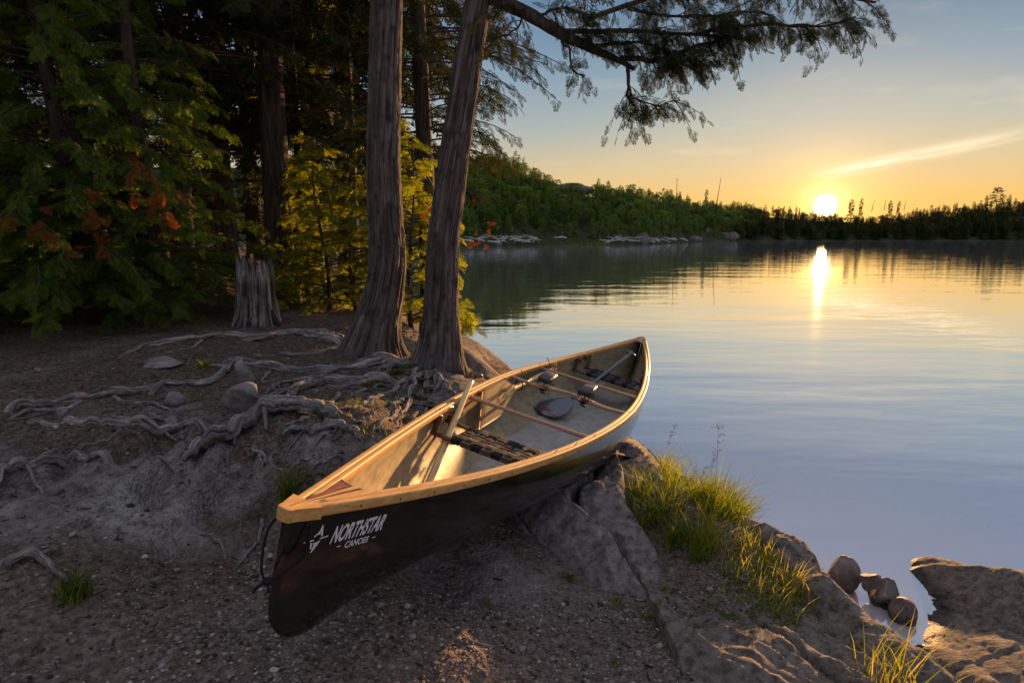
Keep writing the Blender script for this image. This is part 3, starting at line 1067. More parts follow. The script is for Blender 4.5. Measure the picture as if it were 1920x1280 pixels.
def build_canoe():
    c = thing('canoe', 'dark brown wood trimmed canoe hauled out on the rock ledge at the water edge', 'canoe', C_LOC, C_ROT)
    P, Q, _ = hull_grid()
    mk('hull', P, Q[:, ::-1], M['hull'], c)
    P, Q, _ = hull_grid(.006)
    mk('lining', P, Q, M['lining'], c)
    # raised flat floor panel
    s = np.linspace(-1.22, 1.75, 120)
    k = np.clip(np.minimum(s + 1.22, 1.75 - s) / .12, 0, 1)
    half = np.minimum(.235 * (.55 + .45 * np.clip(np.minimum(s + 1.22, 1.75 - s) / .7, 0, 1)), hull_w(s) * .72)
    r = np.linspace(-1, 1, 25)
    S, RR = np.meshgrid(s, r, indexing='ij')
    Y = RR * half[:, None]
    Z = hull_z_at(S.ravel(), Y.ravel()).reshape(S.shape) + .006
    edge = np.clip((1 - np.abs(RR)) / .06, 0, 1) * np.clip(np.minimum(S + 1.22, 1.75 - S) / .025, 0, 1)
    Z += .0015 + .007 * edge
    mk('floor_panel', np.stack([S, Y, Z], -1).reshape(-1, 3), grid_faces(120, 25), M['floor_core'], c)
    for side in (1, -1):
        mb = MB()
        rail(mb, side, .0105, .021, .032, -.0125)
        g = mb.build('gunwale', M['ash'], c)
        mb = MB()
        rail(mb, side, -.0105, .0212, .028, -.0108, -2.4, 2.38)
        mb.build('inwale', M['ash'], g)
        n_ = 10
        a = np.linspace(0, 2 * math.pi, n_, endpoint=False)
        Fq, Ft = [(i, (i + 1) % n_, n_ + (i + 1) % n_, n_ + i) for i in range(n_)], [(0, i, i + 1) for i in range(1, n_ - 1)]
        ring = np.stack([.0042 * np.cos(a), np.zeros(n_), .0042 * np.sin(a)], -1)
        first = None
        for q in np.linspace(-2.44, 2.4, 34):           # plug screws along the outer face
            at = (q, side * (float(hull_w(q)) + .0218), float(gun_z(q)) - .014)
            if first is None:
                first = mk('gunwale_screw', np.vstack([ring, ring - [0, side * .01, 0]]), [np.array(Fq), np.array(Ft)], M['screw'], g, loc=at)
            else:
                k = first.copy()
                COL.objects.link(k)
                k.location = at
        first = None
        ring = np.stack([.0048 * np.cos(a), .0048 * np.sin(a), np.zeros(n_)], -1)
        for q in (-.697, .01, .517, -1.16, -.945, 1.22, 1.46):   # bolt heads in pairs on the top
            for dq in (-.014, .014):
                at = (q + dq, side * (float(hull_w(q)) - .006), float(gun_z(q)) + .0042)
                if first is None:
                    first = mk('gunwale_bolt', np.vstack([ring, ring - [0, 0, .006]]), [np.array(Fq), np.array(Ft)], M['screw'], g, loc=at)
                else:
                    k = first.copy()
                    COL.objects.link(k)
                    k.location = at
    # end caps and small decks
    for e, s_tip, s_in, lab in ((-1, -2.497, -2.2, 'striped deck plate with scalloped edge at the near end'), (1, 2.497, 2.27, None)):
        dk = bpy.data.objects.new('deck', None)
        n, m_ = 26, 25
        stripes = {}
        t = np.linspace(0, 1, n)
        grid = np.zeros((n, m_, 3))
        for i in range(n):
            for j in range(m_):
                r_ = -1 + 2 * j / (m_ - 1)
                s_end = s_in + e * .04 * (1 - r_ * r_)
                s_ = s_tip + (s_end - s_tip) * t[i]
                w = max(float(hull_w(s_)) - .003, .0008)
                grid[i, j] = (s_, r_ * w, float(gun_z(s_)) - .001 + .006 * (1 - r_ * r_))
        bpy.data.objects.remove(dk)
        mb = MB()
        G = grid.reshape(-1, 3)
        bot = G - [0, 0, .012]
        nn = n * m_
        F = grid_faces(n, m_)
        wall = [((n - 1) * m_ + j, (n - 1) * m_ + j + 1, nn + (n - 1) * m_ + j + 1, nn + (n - 1) * m_ + j) for j in range(m_ - 1)]
        mb.add(np.vstack([G, bot]), np.vstack([F, F[:, ::-1] + nn, wall]))
        d = mb.build('deck', M['rosewood'], c)
        if lab:
            d['label'] = lab
        for j0, j1, mm in ((0, 6, 'ash'), (6, 8, 'walnut'), (8, 11, 'ash'), (11, 12, 'walnut')) if e < 0 else ((6, 18, 'ash'),):
            mb = MB()
            sub = grid[:, j0:j1 + 1] + [0, 0, .0009]
            mb.add(sub.reshape(-1, 3), grid_faces(n, j1 - j0 + 1))
            mb.build('inlay_stripe', M[mm], d)
        mb = MB()
        # nose block that closes the gunwales
        zz = float(gun_z(e * HALF)) - .009
        zt = lambda q: float(gun_z(q)) - .0125
        ss = [HALF - .085, HALF - .05, HALF - .02, HALF + .002, HALF + .007]
        ws = [float(hull_w(q)) + .0213 for q in ss[:3]] + [.0195, .013]
        up = [(e * a_, b_, zt(e * min(a_, HALF)) + .0166) for a_, b_ in zip(ss, ws)] + [(e * a_, -b_, zt(e * min(a_, HALF)) + .0166) for a_, b_ in zip(ss[::-1], ws[::-1])]
        lo = [(x_, y_, z_ - .0334) for x_, y_, z_ in up]
        k = len(up)
        Qd = [(i, (i + 1) % k, k + (i + 1) % k, k + i) for i in range(k)] + [(i, i + 1, k - 2 - i, k - 1 - i) for i in range(4)] + [(k + i + 1, k + i, 2 * k - 1 - i, 2 * k - 2 - i) for i in range(4)]
        mb.add(np.array(up + lo), Qd)
        mb.build('nose_cap', M['ash'], c, smooth=False)
    # seats, thwarts, yoke
    a = build_seat(c, -1.16, -.945, .235, .165, -.185)
    b = build_seat(c, 1.22, 1.46, .225, .15, -.19)
    z = .312
    mb = MB()
    e = half_in(-.697, z)
    bar(mb, (-.697, e, z), (-.697, -e, z), .034, .02, taper=lambda t: 1.15 - .3 * np.sin(t * math.pi))
    mb.build('thwart', M['cherry'], c)
    mb = MB()
    e = half_in(.517, z)
    bar(mb, (.517, e, z), (.517, -e, z), .036, .02, taper=lambda t: 1.1 - .2 * np.sin(t * math.pi))
    mb.build('thwart', M['cherry'], c)
    mb = MB()
    e = half_in(.01, z)
    bar(mb, (.01, e, z), (.01, -e, z), .05, .022, n=60, taper=lambda t: .8 + .35 * np.exp(-((np.abs(t - .5) - .2) / .1) ** 2) - .08 * np.exp(-((t - .5) / .08) ** 2),
        bend=lambda t: .05 * np.exp(-((t - .5) / .13) ** 2) - .02 * np.exp(-((np.abs(t - .5) - .3) / .1) ** 2))
    y_ = mb.build('yoke', M['cherry'], c)
    for yy in (.16, -.105):
        mb = MB()
        box(mb, (.06, yy, z + .055), (.155, .085, .034), rot_xyz(.1 if yy > 0 else -.1, -.12, 0), .012)
        pd = mb.build('yoke_pad', M['vinyl'], y_)
        mb = MB()
        for dx in (-.012, .045):
            tube(mb, [(.01 + dx, yy - .03, z + .035), (.01 + dx, yy - .034, z - .012), (.01 + dx, yy + .034, z - .012), (.01 + dx, yy + .03, z + .035)], .004, 8)
        box(mb, (.028, yy, z + .036), (.1, .06, .004))
        box(mb, (.028, yy, z - .019), (.085, .03, .006))
        tube(mb, [(.028, yy, z - .045), (.028, yy, z + .03)], .004, 8)
        tube(mb, [(.018, yy - .018, z - .042), (.038, yy + .018, z - .042)], .005, 8)
        for dx in (-.035, .09):
            tube(mb, [(dx + .01, yy - .036, z + .036), (dx + .02, yy - .036, z + .006), (dx + .02, yy + .036, z + .006), (dx + .01, yy + .036, z + .036)], .0032, 8)
        mb.build('pad_clamp', M['black_metal'], pd)
    # carrying loop through the bow
    mb = MB()
    hs, hz = -2.4307, .388
    yr = float(hull_y_at(np.array([hs]), np.array([hz]))[0])
    tube(mb, [(hs + .004, -yr + .006, hz), (hs - .004, -yr - .008, hz - .003), (hs - .012, -yr - .013, hz - .04), (hs - .02, -yr - .015, hz - .075), (-2.495, -.016, .288), (-2.523, -.006, .274), (-2.53, .006, .272),
              (-2.53, .022, .288), (-2.505, .05, .33), (-2.478, .062, .375), (-2.455, .05, .395), (hs, yr + .004, hz + .002), (hs + .004, yr - .006, hz)], .0034, 8, n=80)
    lp = mb.build('rope_loop', M['cord'], c)
    mb = MB()
    V, T = ico(2)
    mb.add(V * [.013, .015, .01] * (1 + .15 * vnoise(V * 3)[:, None]) + [-2.531, 0, .273], None, T)
    tube(mb, [(-2.531, 0, .275), (-2.546, .012, .262), (-2.552, .02, .246)], .004, 7, n=8)
    tube(mb, [(-2.531, 0, .275), (-2.54, -.012, .264), (-2.548, -.02, .262)], .004, 7, n=8)
    mb.build('knot', M['cord'], lp)
    for sd in (1, -1):
        mb = MB()
        a_ = np.linspace(0, 2 * math.pi, 24)
        tube(mb, np.stack([hs + .0075 * np.cos(a_), np.full(24, sd * (yr + .001)), hz + .0075 * np.sin(a_)], -1), .0022, 8)
        mb.build('rope_hole_rim', M['screw'], lp)
    # lettering and emblem on the near right side
    V, T = text_mesh('NORTHSTAR', .18, .052, .24, .026)
    s, zz = -2.351 + V[:, 0], .3095 - .052 * V[:, 0] + V[:, 1]
    mk('lettering', on_hull(s, zz), T, M['white_ink'], c, smooth=False)
    V, T = text_mesh('CANOES', .083, .021, .12, .022)
    V2, T2 = text_mesh('–', .012, .003, 0)
    s, zz = -2.295 + V[:, 0], .2795 - .085 * V[:, 0] + V[:, 1]
    mb = MB()
    mb.add(on_hull(s, zz), None, T)
    for s0, z0 in ((-2.3215, .2925), (-2.197, .2815)):
        mb.add(on_hull(s0 + V2[:, 0], z0 - .05 * V2[:, 0] + V2[:, 1] - .001), None, T2)
    mb.build('lettering', M['white_ink'], c, smooth=False)
    mb = MB()
    em = lambda pts: [((x / 3.765 + 500 - 595) * .00164, -(y / 3.765 + 860 - 1008) * .0015 - (x / 3.765 + 500 - 595) * .0004) for x, y in pts]
    for pts, w in (([(259, 583), (291, 577)], .0032), ([(374, 561), (402, 553), (431, 544)], .005), ([(303, 575), (331, 570)], .0055),
                   ([(376, 462), (362, 512), (330, 546)], .0068), ([(376, 490), (384, 543)], .0075), ([(352, 528), (382, 516)], .0055), ([(376, 462), (376, 492)], .0042),
                   ([(316, 587), (322, 632)], .0072), ([(376, 574), (350, 622), (328, 655)], .0068), ([(328, 596), (364, 586)], .0055), ([(333, 612), (356, 604)], .005), ([(344, 596), (336, 634), (327, 660)], .0055)):
        stroke(mb, em(pts), w * .66)
    V = np.concatenate(mb.V)
    V = on_hull(-2.3936 + V[:, 0], .3413 + V[:, 1], .0018)
    mk('emblem', V, np.concatenate(mb.Q), M['white_ink'], c, smooth=False)
    return c


canoe = build_canoe()
C_MAT = Matrix(C_M.tolist())


def to_world(p):
    return np.asarray(p, float) @ C_M.T + C_LOC


# ------------------------------------------------------------------ three paddles lying in the canoe
def blade_mesh(mb, base, tip, wdir, prof, thick, n=40, m_=13, bow=0.0):
    """paddle blade: axis base->tip, half-width prof(t), lens section"""
    base, tip, wd = (np.array(a, float) for a in (base, tip, wdir))
    ax = tip - base
    wd = wd - ax * (wd @ ax) / (ax @ ax)
    wd /= np.linalg.norm(wd)
    N = np.cross(ax / np.linalg.norm(ax), wd)
    t = np.linspace(0, 1, n)
    r = np.linspace(-1, 1, m_)
    Tt, Rr = np.meshgrid(t, r, indexing='ij')
    w = prof(t)[:, None] * Rr
    th = thick * (.25 + .75 * np.clip(1 - np.abs(Rr) ** 2, 0, 1)) * np.clip((1.02 - Tt) * 8, .3, 1)
    C = base + Tt[..., None] * ax + w[..., None] * wd + (bow * Rr ** 2)[..., None] * N
    top, bot = C + th[..., None] * N / 2, C - th[..., None] * N / 2
    k = n * m_
    F = grid_faces(n, m_)
    ring = [i * m_ for i in range(n)] + [(n - 1) * m_ + j for j in range(1, m_)] + [i * m_ + m_ - 1 for i in range(n - 2, -1, -1)] + [j for j in range(m_ - 2, 0, -1)]
    S = [(ring[i], ring[(i + 1) % len(ring)], ring[(i + 1) % len(ring)] + k, ring[i] + k) for i in range(len(ring))]
    mb.add(np.vstack([top.reshape(-1, 3), bot.reshape(-1, 3)]), np.vstack([F, F[:, ::-1] + k, S]))
    return base, ax, wd, N


def palm_grip(mb, p, ax, wd, w=.05, h=.03):
    """rounded T-shaped palm grip across the shaft end"""
    p, ax, wd = (np.array(a, float) for a in (p, ax, wd))
    ax /= np.linalg.norm(ax)
    wd -= ax * (wd @ ax)
    wd /= np.linalg.norm(wd)
    t = np.linspace(-1, 1, 17)
    P = p + wd * (t * w)[:, None] - ax * (.014 * t ** 2)[:, None]
    V, Q, T = tube_arrays(P, h / 2 * np.sqrt(np.clip(1.02 - t ** 4, .05, 1)), 12, up=ax)
    mb.add(V, Q, T)
    t = np.linspace(0, 1, 12)
    P = p + ax * (.07 * (t - 1))[:, None]
    V, Q, T = tube_arrays(P, .0135 + .014 * t ** 3, 12, up=wd, sy=.8)
    mb.add(V, Q, T)


def build_paddles():
    side = C_M @ np.array([0, 1.0, 0])
    # 1: leaning with its grip on the left gunwale
    g, f0, t0 = to_world((-.675, .352, .425)), to_world((-1.385, .155, .098)), to_world((-1.80, .045, .075))
    p = thing('wooden_paddle', 'plain wooden paddle with dark grip leaning on the left gunwale in front of the seat', 'paddle', f0)
    ax = (g - f0) / np.linalg.norm(g - f0)
    mb = MB()
    tube(mb, [f0 - ax * .03, f0 + (g - f0) * .3, g - ax * .05], [.0165, .0165, .015], 18, n=24)
    mb.build('shaft', M['pale_ash'], p, loc=f0)
    p.children[0].location = (0, 0, 0)
    mb = MB()
    palm_grip(mb, g, ax, to_world((-.675, .452, .4)) - g, .05, .032)
    mb.build('grip', M['walnut'], p, loc=f0).location = (0, 0, 0)
    mb = MB()
    blade_mesh(mb, f0 + ax * .01, t0, to_world((-1.385, .055, .098)) - f0, lambda t: .014 + .045 * np.clip((t - .1) / .4, 0, 1) ** 1.3, .02)
    mb.build('blade', M['ash'], p, loc=f0).location = (0, 0, 0)
    # 2: strapped along the left side
    b0, t1, g = to_world((-.05, .318, .262)), to_world((-.58, .305, .222)), to_world((.71, .312, .295))
    p = thing('wooden_paddle', 'wooden paddle with striped blade strapped along the left gunwale', 'paddle', b0)
    ax = (g - b0) / np.linalg.norm(g - b0)
    mb = MB()
    tube(mb, [b0 - ax * .05, b0 + (g - b0) * .5, g - ax * .04], .0145, 14, n=24)
    mb.build('shaft', M['pale_ash'], p, loc=b0).location = (0, 0, 0)
    mb = MB()
    palm_grip(mb, g, ax, C_M @ np.array([0, -.15, 1.0]), .05, .03)
    mb.build('grip', M['ash'], p, loc=b0).location = (0, 0, 0)
    prof = lambda t: (.014 + .103 * np.clip(t / .42, 0, 1) ** 1.4 * (1 - .1 * np.clip((t - .5) / .5, 0, 1)))
    wdir = C_M @ np.array([0, .12, 1.0])
    mb = MB()
    base, ax2, wd, N = blade_mesh(mb, b0 + ax * .04, t1, wdir, prof, .012)
    bl = mb.build('blade', M['pale_ash'], p, loc=b0)
    bl.location = (0, 0, 0)
    if (N @ -side) < 0:
        N = -N
    for r0, r1, mm in ((-.5, -.28, 'cherry'), (.25, .45, 'cherry')):
        mb = MB()
        t = np.linspace(.36, .985, 20)
        V = np.stack([base + t[:, None] * ax2 + (prof(t) * q)[:, None] * wd + N * (.0052 + .0022 * (1 - abs(q))) for q in (r0, r1)], 1).reshape(-1, 3)
        mb.add(V, grid_faces(20, 2))
        mb.build('blade_stripe', M[mm], bl, loc=b0).location = (0, 0, 0)
    mb = MB()
    t = np.linspace(.965, 1.004, 4)
    V = np.stack([base + t[:, None] * ax2 + (prof(np.minimum(t, 1)) * q)[:, None] * wd + N * .0064 for q in np.linspace(-.99, .99, 9)], 1).reshape(-1, 3)
    mb.add(V, grid_faces(4, 9))
    mb.build('blade_tip', M['cherry'], bl, loc=b0).location = (0, 0, 0)
    mb = MB()                                        # little red sprig mark
    o2 = base + ax2 * .55 + N * .0082
    u_ = -ax2 / np.linalg.norm(ax2)
    for a_, b_ in (((0, -.03), (0, .035)), ((0, 0), (.014, .016)), ((0, 0), (-.014, .016)), ((0, -.015), (.014, 0)), ((0, -.015), (-.014, 0)), ((0, .015), (.009, .03)), ((0, .015), (-.009, .03)), ((-.012, -.03), (.012, -.03))):
        A_, B_ = (o2 + u_ * q[0] + wd * q[1] for q in (a_, b_))
        strip(mb, np.linspace(A_, B_, 4), np.cross((B_ - A_) / np.linalg.norm(B_ - A_), N), .004, .0006)
    mb.build('sprig_mark', M['red_ink'], bl, loc=b0).location = (0, 0, 0)
    # straps
    for s in (.015, .53):
        mb = MB()
        q = to_world((s, .316, .264 if s < .3 else .285))
        a_ = np.linspace(0, 2 * math.pi, 20)
        for dx in (-.006, .004):
            loop = np.stack([q + C_M @ np.array([dx + .003 * math.sin(2 * k), .024 * math.cos(k), .012 + .034 * math.sin(k)]) for k in a_])
            tube(mb, loop, .003, 7)
        tube(mb, [q + C_M @ np.array(v) for v in ((0, -.02, .045), (.01, -.045, .06), (.02, -.07, .055))], .0025, 6, n=10)
        tube(mb, [q + C_M @ np.array(v) for v in ((0, -.02, .045), (-.02, -.02, .08), (-.012, .01, .11))], .0025, 6, n=10)
        mb.build('tie_cord', M['cord'], p, loc=b0).location = (0, 0, 0)
    # 3: dark carbon paddle lying on the floor
    b0, t1 = to_world((.72, .115, .12)), to_world((.36, .225, .045))
    g = to_world(PADC_GRIP)
    p = thing('carbon_paddle', 'dark grey carbon paddle with its blade flat on the canoe floor', 'paddle', b0)
    ax = (g - b0) / np.linalg.norm(g - b0)
    mb = MB()
    tube(mb, [b0 - ax * .02, b0 + (g - b0) * .4, g - ax * .02], [.015, .0145, .0135], 14, n=24)
    mb.build('shaft', M['carbon'], p, loc=b0).location = (0, 0, 0)
    mb = MB()
    palm_grip(mb, g, ax, C_M @ np.array([.25, 1.0, 0.25]), .052, .026)
    mb.build('grip', M['carbon'], p, loc=b0).location = (0, 0, 0)
    prof = lambda t: .017 + .093 * np.sin(np.clip(t / .66, 0, 1) ** 1.25 * math.pi / 2) * np.sqrt(np.clip(1.03 - np.clip((t - .62) / .38, 0, 1) ** 2.6, 0, 1)) - .014 * np.clip((t - .9) / .1, 0, 1)
    wdir = C_M @ np.array([.1, 1.0, 0.07])
    mb = MB()
    base, ax2, wd, N = blade_mesh(mb, b0 + ax * .03, t1, wdir, prof, .012)
    bl = mb.build('blade', M['carbon'], p, loc=b0)
    bl.location = (0, 0, 0)
    if N[2] < 0:
        N = -N
    u_ = ax2 / np.linalg.norm(ax2)
    for txt, w, h, q, k in (('Z', .05, .044, (.36, .066), 'red_ink'), ('R', .044, .034, (.36, .012), 'red_ink'), ('E', .034, .026, (.36, -.036), 'yellow_ink')):
        V, T = text_mesh(txt, w, h, .35, .02)
        # letters run across the blade, readable from the near end
        W = base + u_ * q[0] + wd * q[1] + N * .0078 - wd * V[:, 0:1] - u_ * (-V[:, 1:2])
        W = base + u_ * q[0] + wd * q[1] - wd * V[:, 0:1] - u_ * V[:, 1:2] + N * .0082
        mk('lettering', W - b0, T, M[k], bl, smooth=False)


PADC_GRIP = (1.76, -.042, .405)
build_paddles()


# ------------------------------------------------------------------ bedrock
DOWN = np.array([.25, -.97])                         # direction of the joints in the rock


def rock_detail(x, y, seed, amp=1.0, fr=1.0):
    """smooth ice-worn bedrock: tilted sheets that drop off in small steps along the joints, with open cracks"""
    u = x * DOWN[0] + y * DOWN[1]
    w = -x * DOWN[1] + y * DOWN[0]
    c0 = x * 0 + seed
    warp = fbm(np.stack([x * 1.1, y * 1.1, c0], -1), 3) * .22
    w2 = w + warp

    def sheets(freq, off):
        q = w2 * freq + off + .5 * vnoise(np.stack([u * 1.3 + off, c0, c0], -1))
        cell = np.floor(q)
        f = q - cell
        lift = _hash(cell.astype(np.int64), cell.astype(np.int64) * 0 + int(seed), cell.astype(np.int64) * 0 + int(off * 10)) - .5
        prof = np.where(f < .86, f / .86, (1 - f) / .14)
        return prof * .7 + lift
    cross = u * 1.5 + .4 * vnoise(np.stack([w * 2.2, u * .4, c0 + 3], -1))
    cc = np.floor(cross)
    fc = cross - cc
    cl = _hash(cc.astype(np.int64), np.floor(w2 * 2.6 + .3).astype(np.int64), cc.astype(np.int64) * 0 + 7) - .5
    crack = -np.clip(1 - np.abs(vnoise(np.stack([w2 * 3.1 * fr, u * .45, c0 + 9], -1))) / (.045 if fr == 1 else .13), 0, 1) * (1 if fr == 1 else 1.5) - .6 * np.clip(1 - np.abs(vnoise(np.stack([w2 * 1.6 + 5, u * 1.9, c0 + 19], -1))) / .022, 0, 1)
    p = np.stack([x, y, c0], -1)
    return amp * ((.05 if fr == 1 else .085) * sheets(2.6 * fr, .3) / fr ** .5 + .013 * sheets(6.1 * fr, 1.7) * np.clip(.5 + vnoise(np.stack([x * 2.3, y * 2.3, c0 + 41], -1)), 0, 1) + .03 * cl * np.clip(fc / .12, 0, 1) + .055 * crack + .018 * fbm(p * 2.6, 3, .5)
                  + .009 * fbm(p * 14, 4, .58) + .003 * vnoise(p * 55))


def rock(name, label, cat, pts, box_, step, seed, m, amp=1.0, hull=False, sink=.12):
    S = Surf(pts, .2, .02)
    x0, x1, y0, y1 = box_
    xs, ys = np.arange(x0, x1 + step, step), np.arange(y0, y1 + step, step)
    X, Y = np.meshgrid(xs, ys, indexing='ij')
    x, y = X.ravel(), Y.ravel()
    z = S(x, y)
    z += rock_detail(x, y, seed, amp, 2.0 if hull and amp > 1 else 1.0)
    g = ground_h(x, y)
    if hull:
        z = under_hull(x, y, z, .004)
    keep = (z > g - sink) & (z > -.35)
    F = grid_faces(len(xs), len(ys))
    F = F[keep[F].any(1)]
    used = np.unique(F)
    idx = np.zeros(len(x), dtype=np.int64)
    idx[used] = np.arange(len(used))
    P = np.stack([x, y, z], -1)[used]
    # the rim is folded down into the soil so the rock has body
    e = np.sort(np.concatenate([F[:, [0, 1]], F[:, [1, 2]], F[:, [2, 3]], F[:, [3, 0]]]), axis=1)
    ue, cn = np.unique(e, axis=0, return_counts=True)
    rim = idx[ue[cn == 1]]
    k = len(P)
    Pd = P - [0, 0, .35]
    F2 = np.concatenate([idx[F], np.stack([rim[:, 0], rim[:, 1], rim[:, 1] + k, rim[:, 0] + k], -1)])
    c = np.array([P[:, 0].mean(), P[:, 1].mean(), P[:, 2].min()])
    o = mk(name, np.vstack([P, Pd]) - c, F2, m, loc=c)
    return tag(o, label, cat), S


def pz(l):
    return [at_z(*q) - [0, 0, CAMZ] for q in l]


def crest_drop(l, dx, dy):
    out = []
    for q in pz(l):
        out += [q + [dx * .35, dy * .35, -.14], q + [dx, dy, -.62], q + [dx * 2, dy * 2, -.8]]
    return out


A_PTS = pz([(1180, 838, -1.345), (1120, 868, -1.31), (1060, 905, -1.285), (1000, 955, -1.30), (940, 1012, -1.36), (1050, 985, -1.325), (1120, 950, -1.32), (1150, 900, -1.315), (1210, 900, -1.29),
            (1230, 960, -1.345), (1180, 1000, -1.37), (1100, 1040, -1.385), (1160, 1078, -1.43), (1220, 1085, -1.46), (1215, 866, -1.28), (1250, 880, -1.285), (1290, 905, -1.31), (880, 1060, -1.44), (960, 1090, -1.5), (1080, 1110, -1.52),
            (1270, 1060, -1.53), (1310, 1010, -1.45), (1350, 960, -1.42)]) + [np.array(q) for q in [(.95, 4.65, -1.75), (1.2, 4.25, -1.95), (1.3, 3.95, -1.95), (.6, 4.9, -1.75), (.2, 4.5, -1.62), (-.05, 3.6, -1.5), (-.2, 2.9, -1.45)]]
rock('rock_ledge', 'grooved grey granite hump under the canoe beside the gravel', 'rock', A_PTS, (-.2, 1.6, 2.3, 4.9), .010, 3, M['rock'], 1.45, True)
B_CREST = [(1330, 922, -1.315), (1390, 945, -1.33), (1460, 985, -1.385), (1540, 1048, -1.455), (1600, 1120, -1.48), (1660, 1190, -1.50), (1740, 1250, -1.55), (1800, 1300, -1.6)]
B_PTS = pz(B_CREST + [(1400, 985, -1.385), (1470, 1040, -1.435), (1530, 1110, -1.455), (1590, 1190, -1.47), (1650, 1270, -1.5), (1700, 1340, -1.53), (1430, 1050, -1.5), (1490, 1130, -1.52), (1440, 1180, -1.49), (1420, 1245, -1.415),
                      (1440, 1290, -1.42), (1535, 1190, -1.545), (1570, 1250, -1.48), (1500, 1230, -1.455), (1510, 1290, -1.45), (1370, 1190, -1.47), (1330, 1285, -1.44), (1280, 1240, -1.45), (1360, 1020, -1.55), (1560, 1340, -1.47), (1330, 1110, -1.55)]) + crest_drop(B_CREST, .2, .12)
rock('rock_ledge', 'cracked brown granite ledge along the right water edge below the grass', 'rock', B_PTS, (.55, 2.1, 1.55, 3.75), .009, 21, M['slab_rock'], 1.25)
C_CREST = [(866, 634, -.97), (895, 643, -1.0), (925, 660, -1.08), (950, 677, -1.19), (968, 694, -1.32)]
C_PTS = pz(C_CREST + [(850, 690, -.93), (900, 700, -1.08), (940, 705, -1.2), (880, 725, -1.08), (850, 660, -.95), (800, 650, -1.1), (820, 740, -1.25), (960, 730, -1.4)]) + crest_drop(C_CREST, .25, .3)
rock('rock_slab', 'smooth brown granite slab sloping into the water behind the canoe and the leaning trunk', 'rock', C_PTS, (-1.1, .9, 3.6, 7.4), .022, 40, M['slab_rock'], .3, True)
D_CREST = [(1736, 1044, -1.845), (1800, 1064, -1.81), (1870, 1085, -1.78), (1960, 1096, -1.75), (2100, 1110, -1.72)]
D_PTS = pz(D_CREST + [(1765, 1150, -1.835), (1850, 1150, -1.77), (1900, 1250, -1.71), (1790, 1250, -1.79), (1745, 1225, -1.845), (1752, 1100, -1.85), (1950, 1200, -1.69), (1700, 1080, -1.94), (1695, 1180, -1.93), (1690, 1250, -1.92), (2050, 1300, -1.65), (1800, 1340, -1.79), (1700, 1340, -1.95)]) + crest_drop(D_CREST, .06, .22)
rock('rock_slab', 'dark rippled rock slab rising from the water in the bottom right corner', 'rock', D_PTS, (1.45, 3.4, 1.9, 3.9), .011, 55, M['slab_rock'], .55, sink=9)


def stone(label, pos, size, seed, m, rotz=0.0, facets=7, group=None, name='stone', cat='stone', tilt=0.0):
    """a weathered stone: sphere cut by random planes, roughened"""
    rs = np.random.RandomState(seed)
    V, T = ico(4)
    V = V.copy()
    for _ in range(int(facets * 1.7)):
        n = rs.normal(size=3)
        n /= np.linalg.norm(n)
        d = rs.uniform(.42, .8) if facets > 4 else rs.uniform(.6, .9)
        h = np.maximum(V @ n - d, 0)
        V -= h[:, None] * n
    V *= 1 + .05 * fbm(V * 1.6 + seed, 5, .6)[:, None] + .012 * vnoise(V * 11 + seed)[:, None]
    V *= np.array(size) / 2
    V = V @ rot_xyz(tilt, 0, rotz).T
    lo = V[:, 2].min()
    V[:, 2] -= lo
    o = mk(name, V, T, m, loc=np.asarray(pos) - [0, 0, size[2] * .22])
    return tag(o, label, cat, group)


for k, (px, py, wpx, hpx, lab, kind, fac) in enumerate([
        (458, 768, 100, 58, 'large pointed grey stone between two roots in front of the trees', 'stone', 6),
        (461, 720, 46, 50, 'upright grey stone wedged under the raised end of a root', 'stone', 5),
        (303, 682, 88, 16, 'flat grey stone in front of the longest back root', 'stone', 6),
        (328, 758, 42, 26, 'rounded brown stone half buried below a thick root', 'stone', 4),
        (322, 796, 40, 26, 'angular flat topped stone resting against the lowest long root', 'stone', 8),
        (259, 794, 22, 18, 'small pale stone peeping over the lowest long root', 'stone', 5),
        (117, 776, 20, 14, 'small round grey stone lying beside the root at far left', 'stone', 4),
        (71, 698, 15, 11, 'small cream coloured stone on the bare soil at left', 'stone', 6),
        (460, 889, 36, 24, 'pale angular stone sticking out of the eroded bank', 'stone', 8),
        (102, 926, 26, 16, 'smooth rounded beige stone on the pale mound at left', 'wet_stone', 2),
        (292, 1094, 24, 20, 'angular brown stone lying on the gravel left of the bow', 'wet_stone', 7),
        (141, 1118, 26, 30, 'whitish stone at the foot of the pale mound beside a grass tuft', 'stone', 7),
        (131, 1240, 34, 46, 'tall wedge shaped brown stone near the bottom left corner', 'wet_stone', 7),
        (255, 1136, 24, 12, 'flat dark grey stone on the gravel below the angular brown one', 'stone', 5),
        (718, 1135, 12, 20, 'small upright tan stone on the gravel beneath the hull', 'wet_stone', 5),
        (30, 1245, 34, 22, 'rounded tan stone in the bottom left corner', 'wet_stone', 3)]):
    g = on_ground(px, py)
    d = g[1] * math.cos(PITCH) - (g[2] - CAMZ) * math.sin(PITCH)
    w, h = wpx / FPX * d, hpx / FPX * d * 1.25
    stone(lab, g, (w, w * .75, h), 100 + k, M[kind], (k * 37 % 50 - 25) / 60, fac)
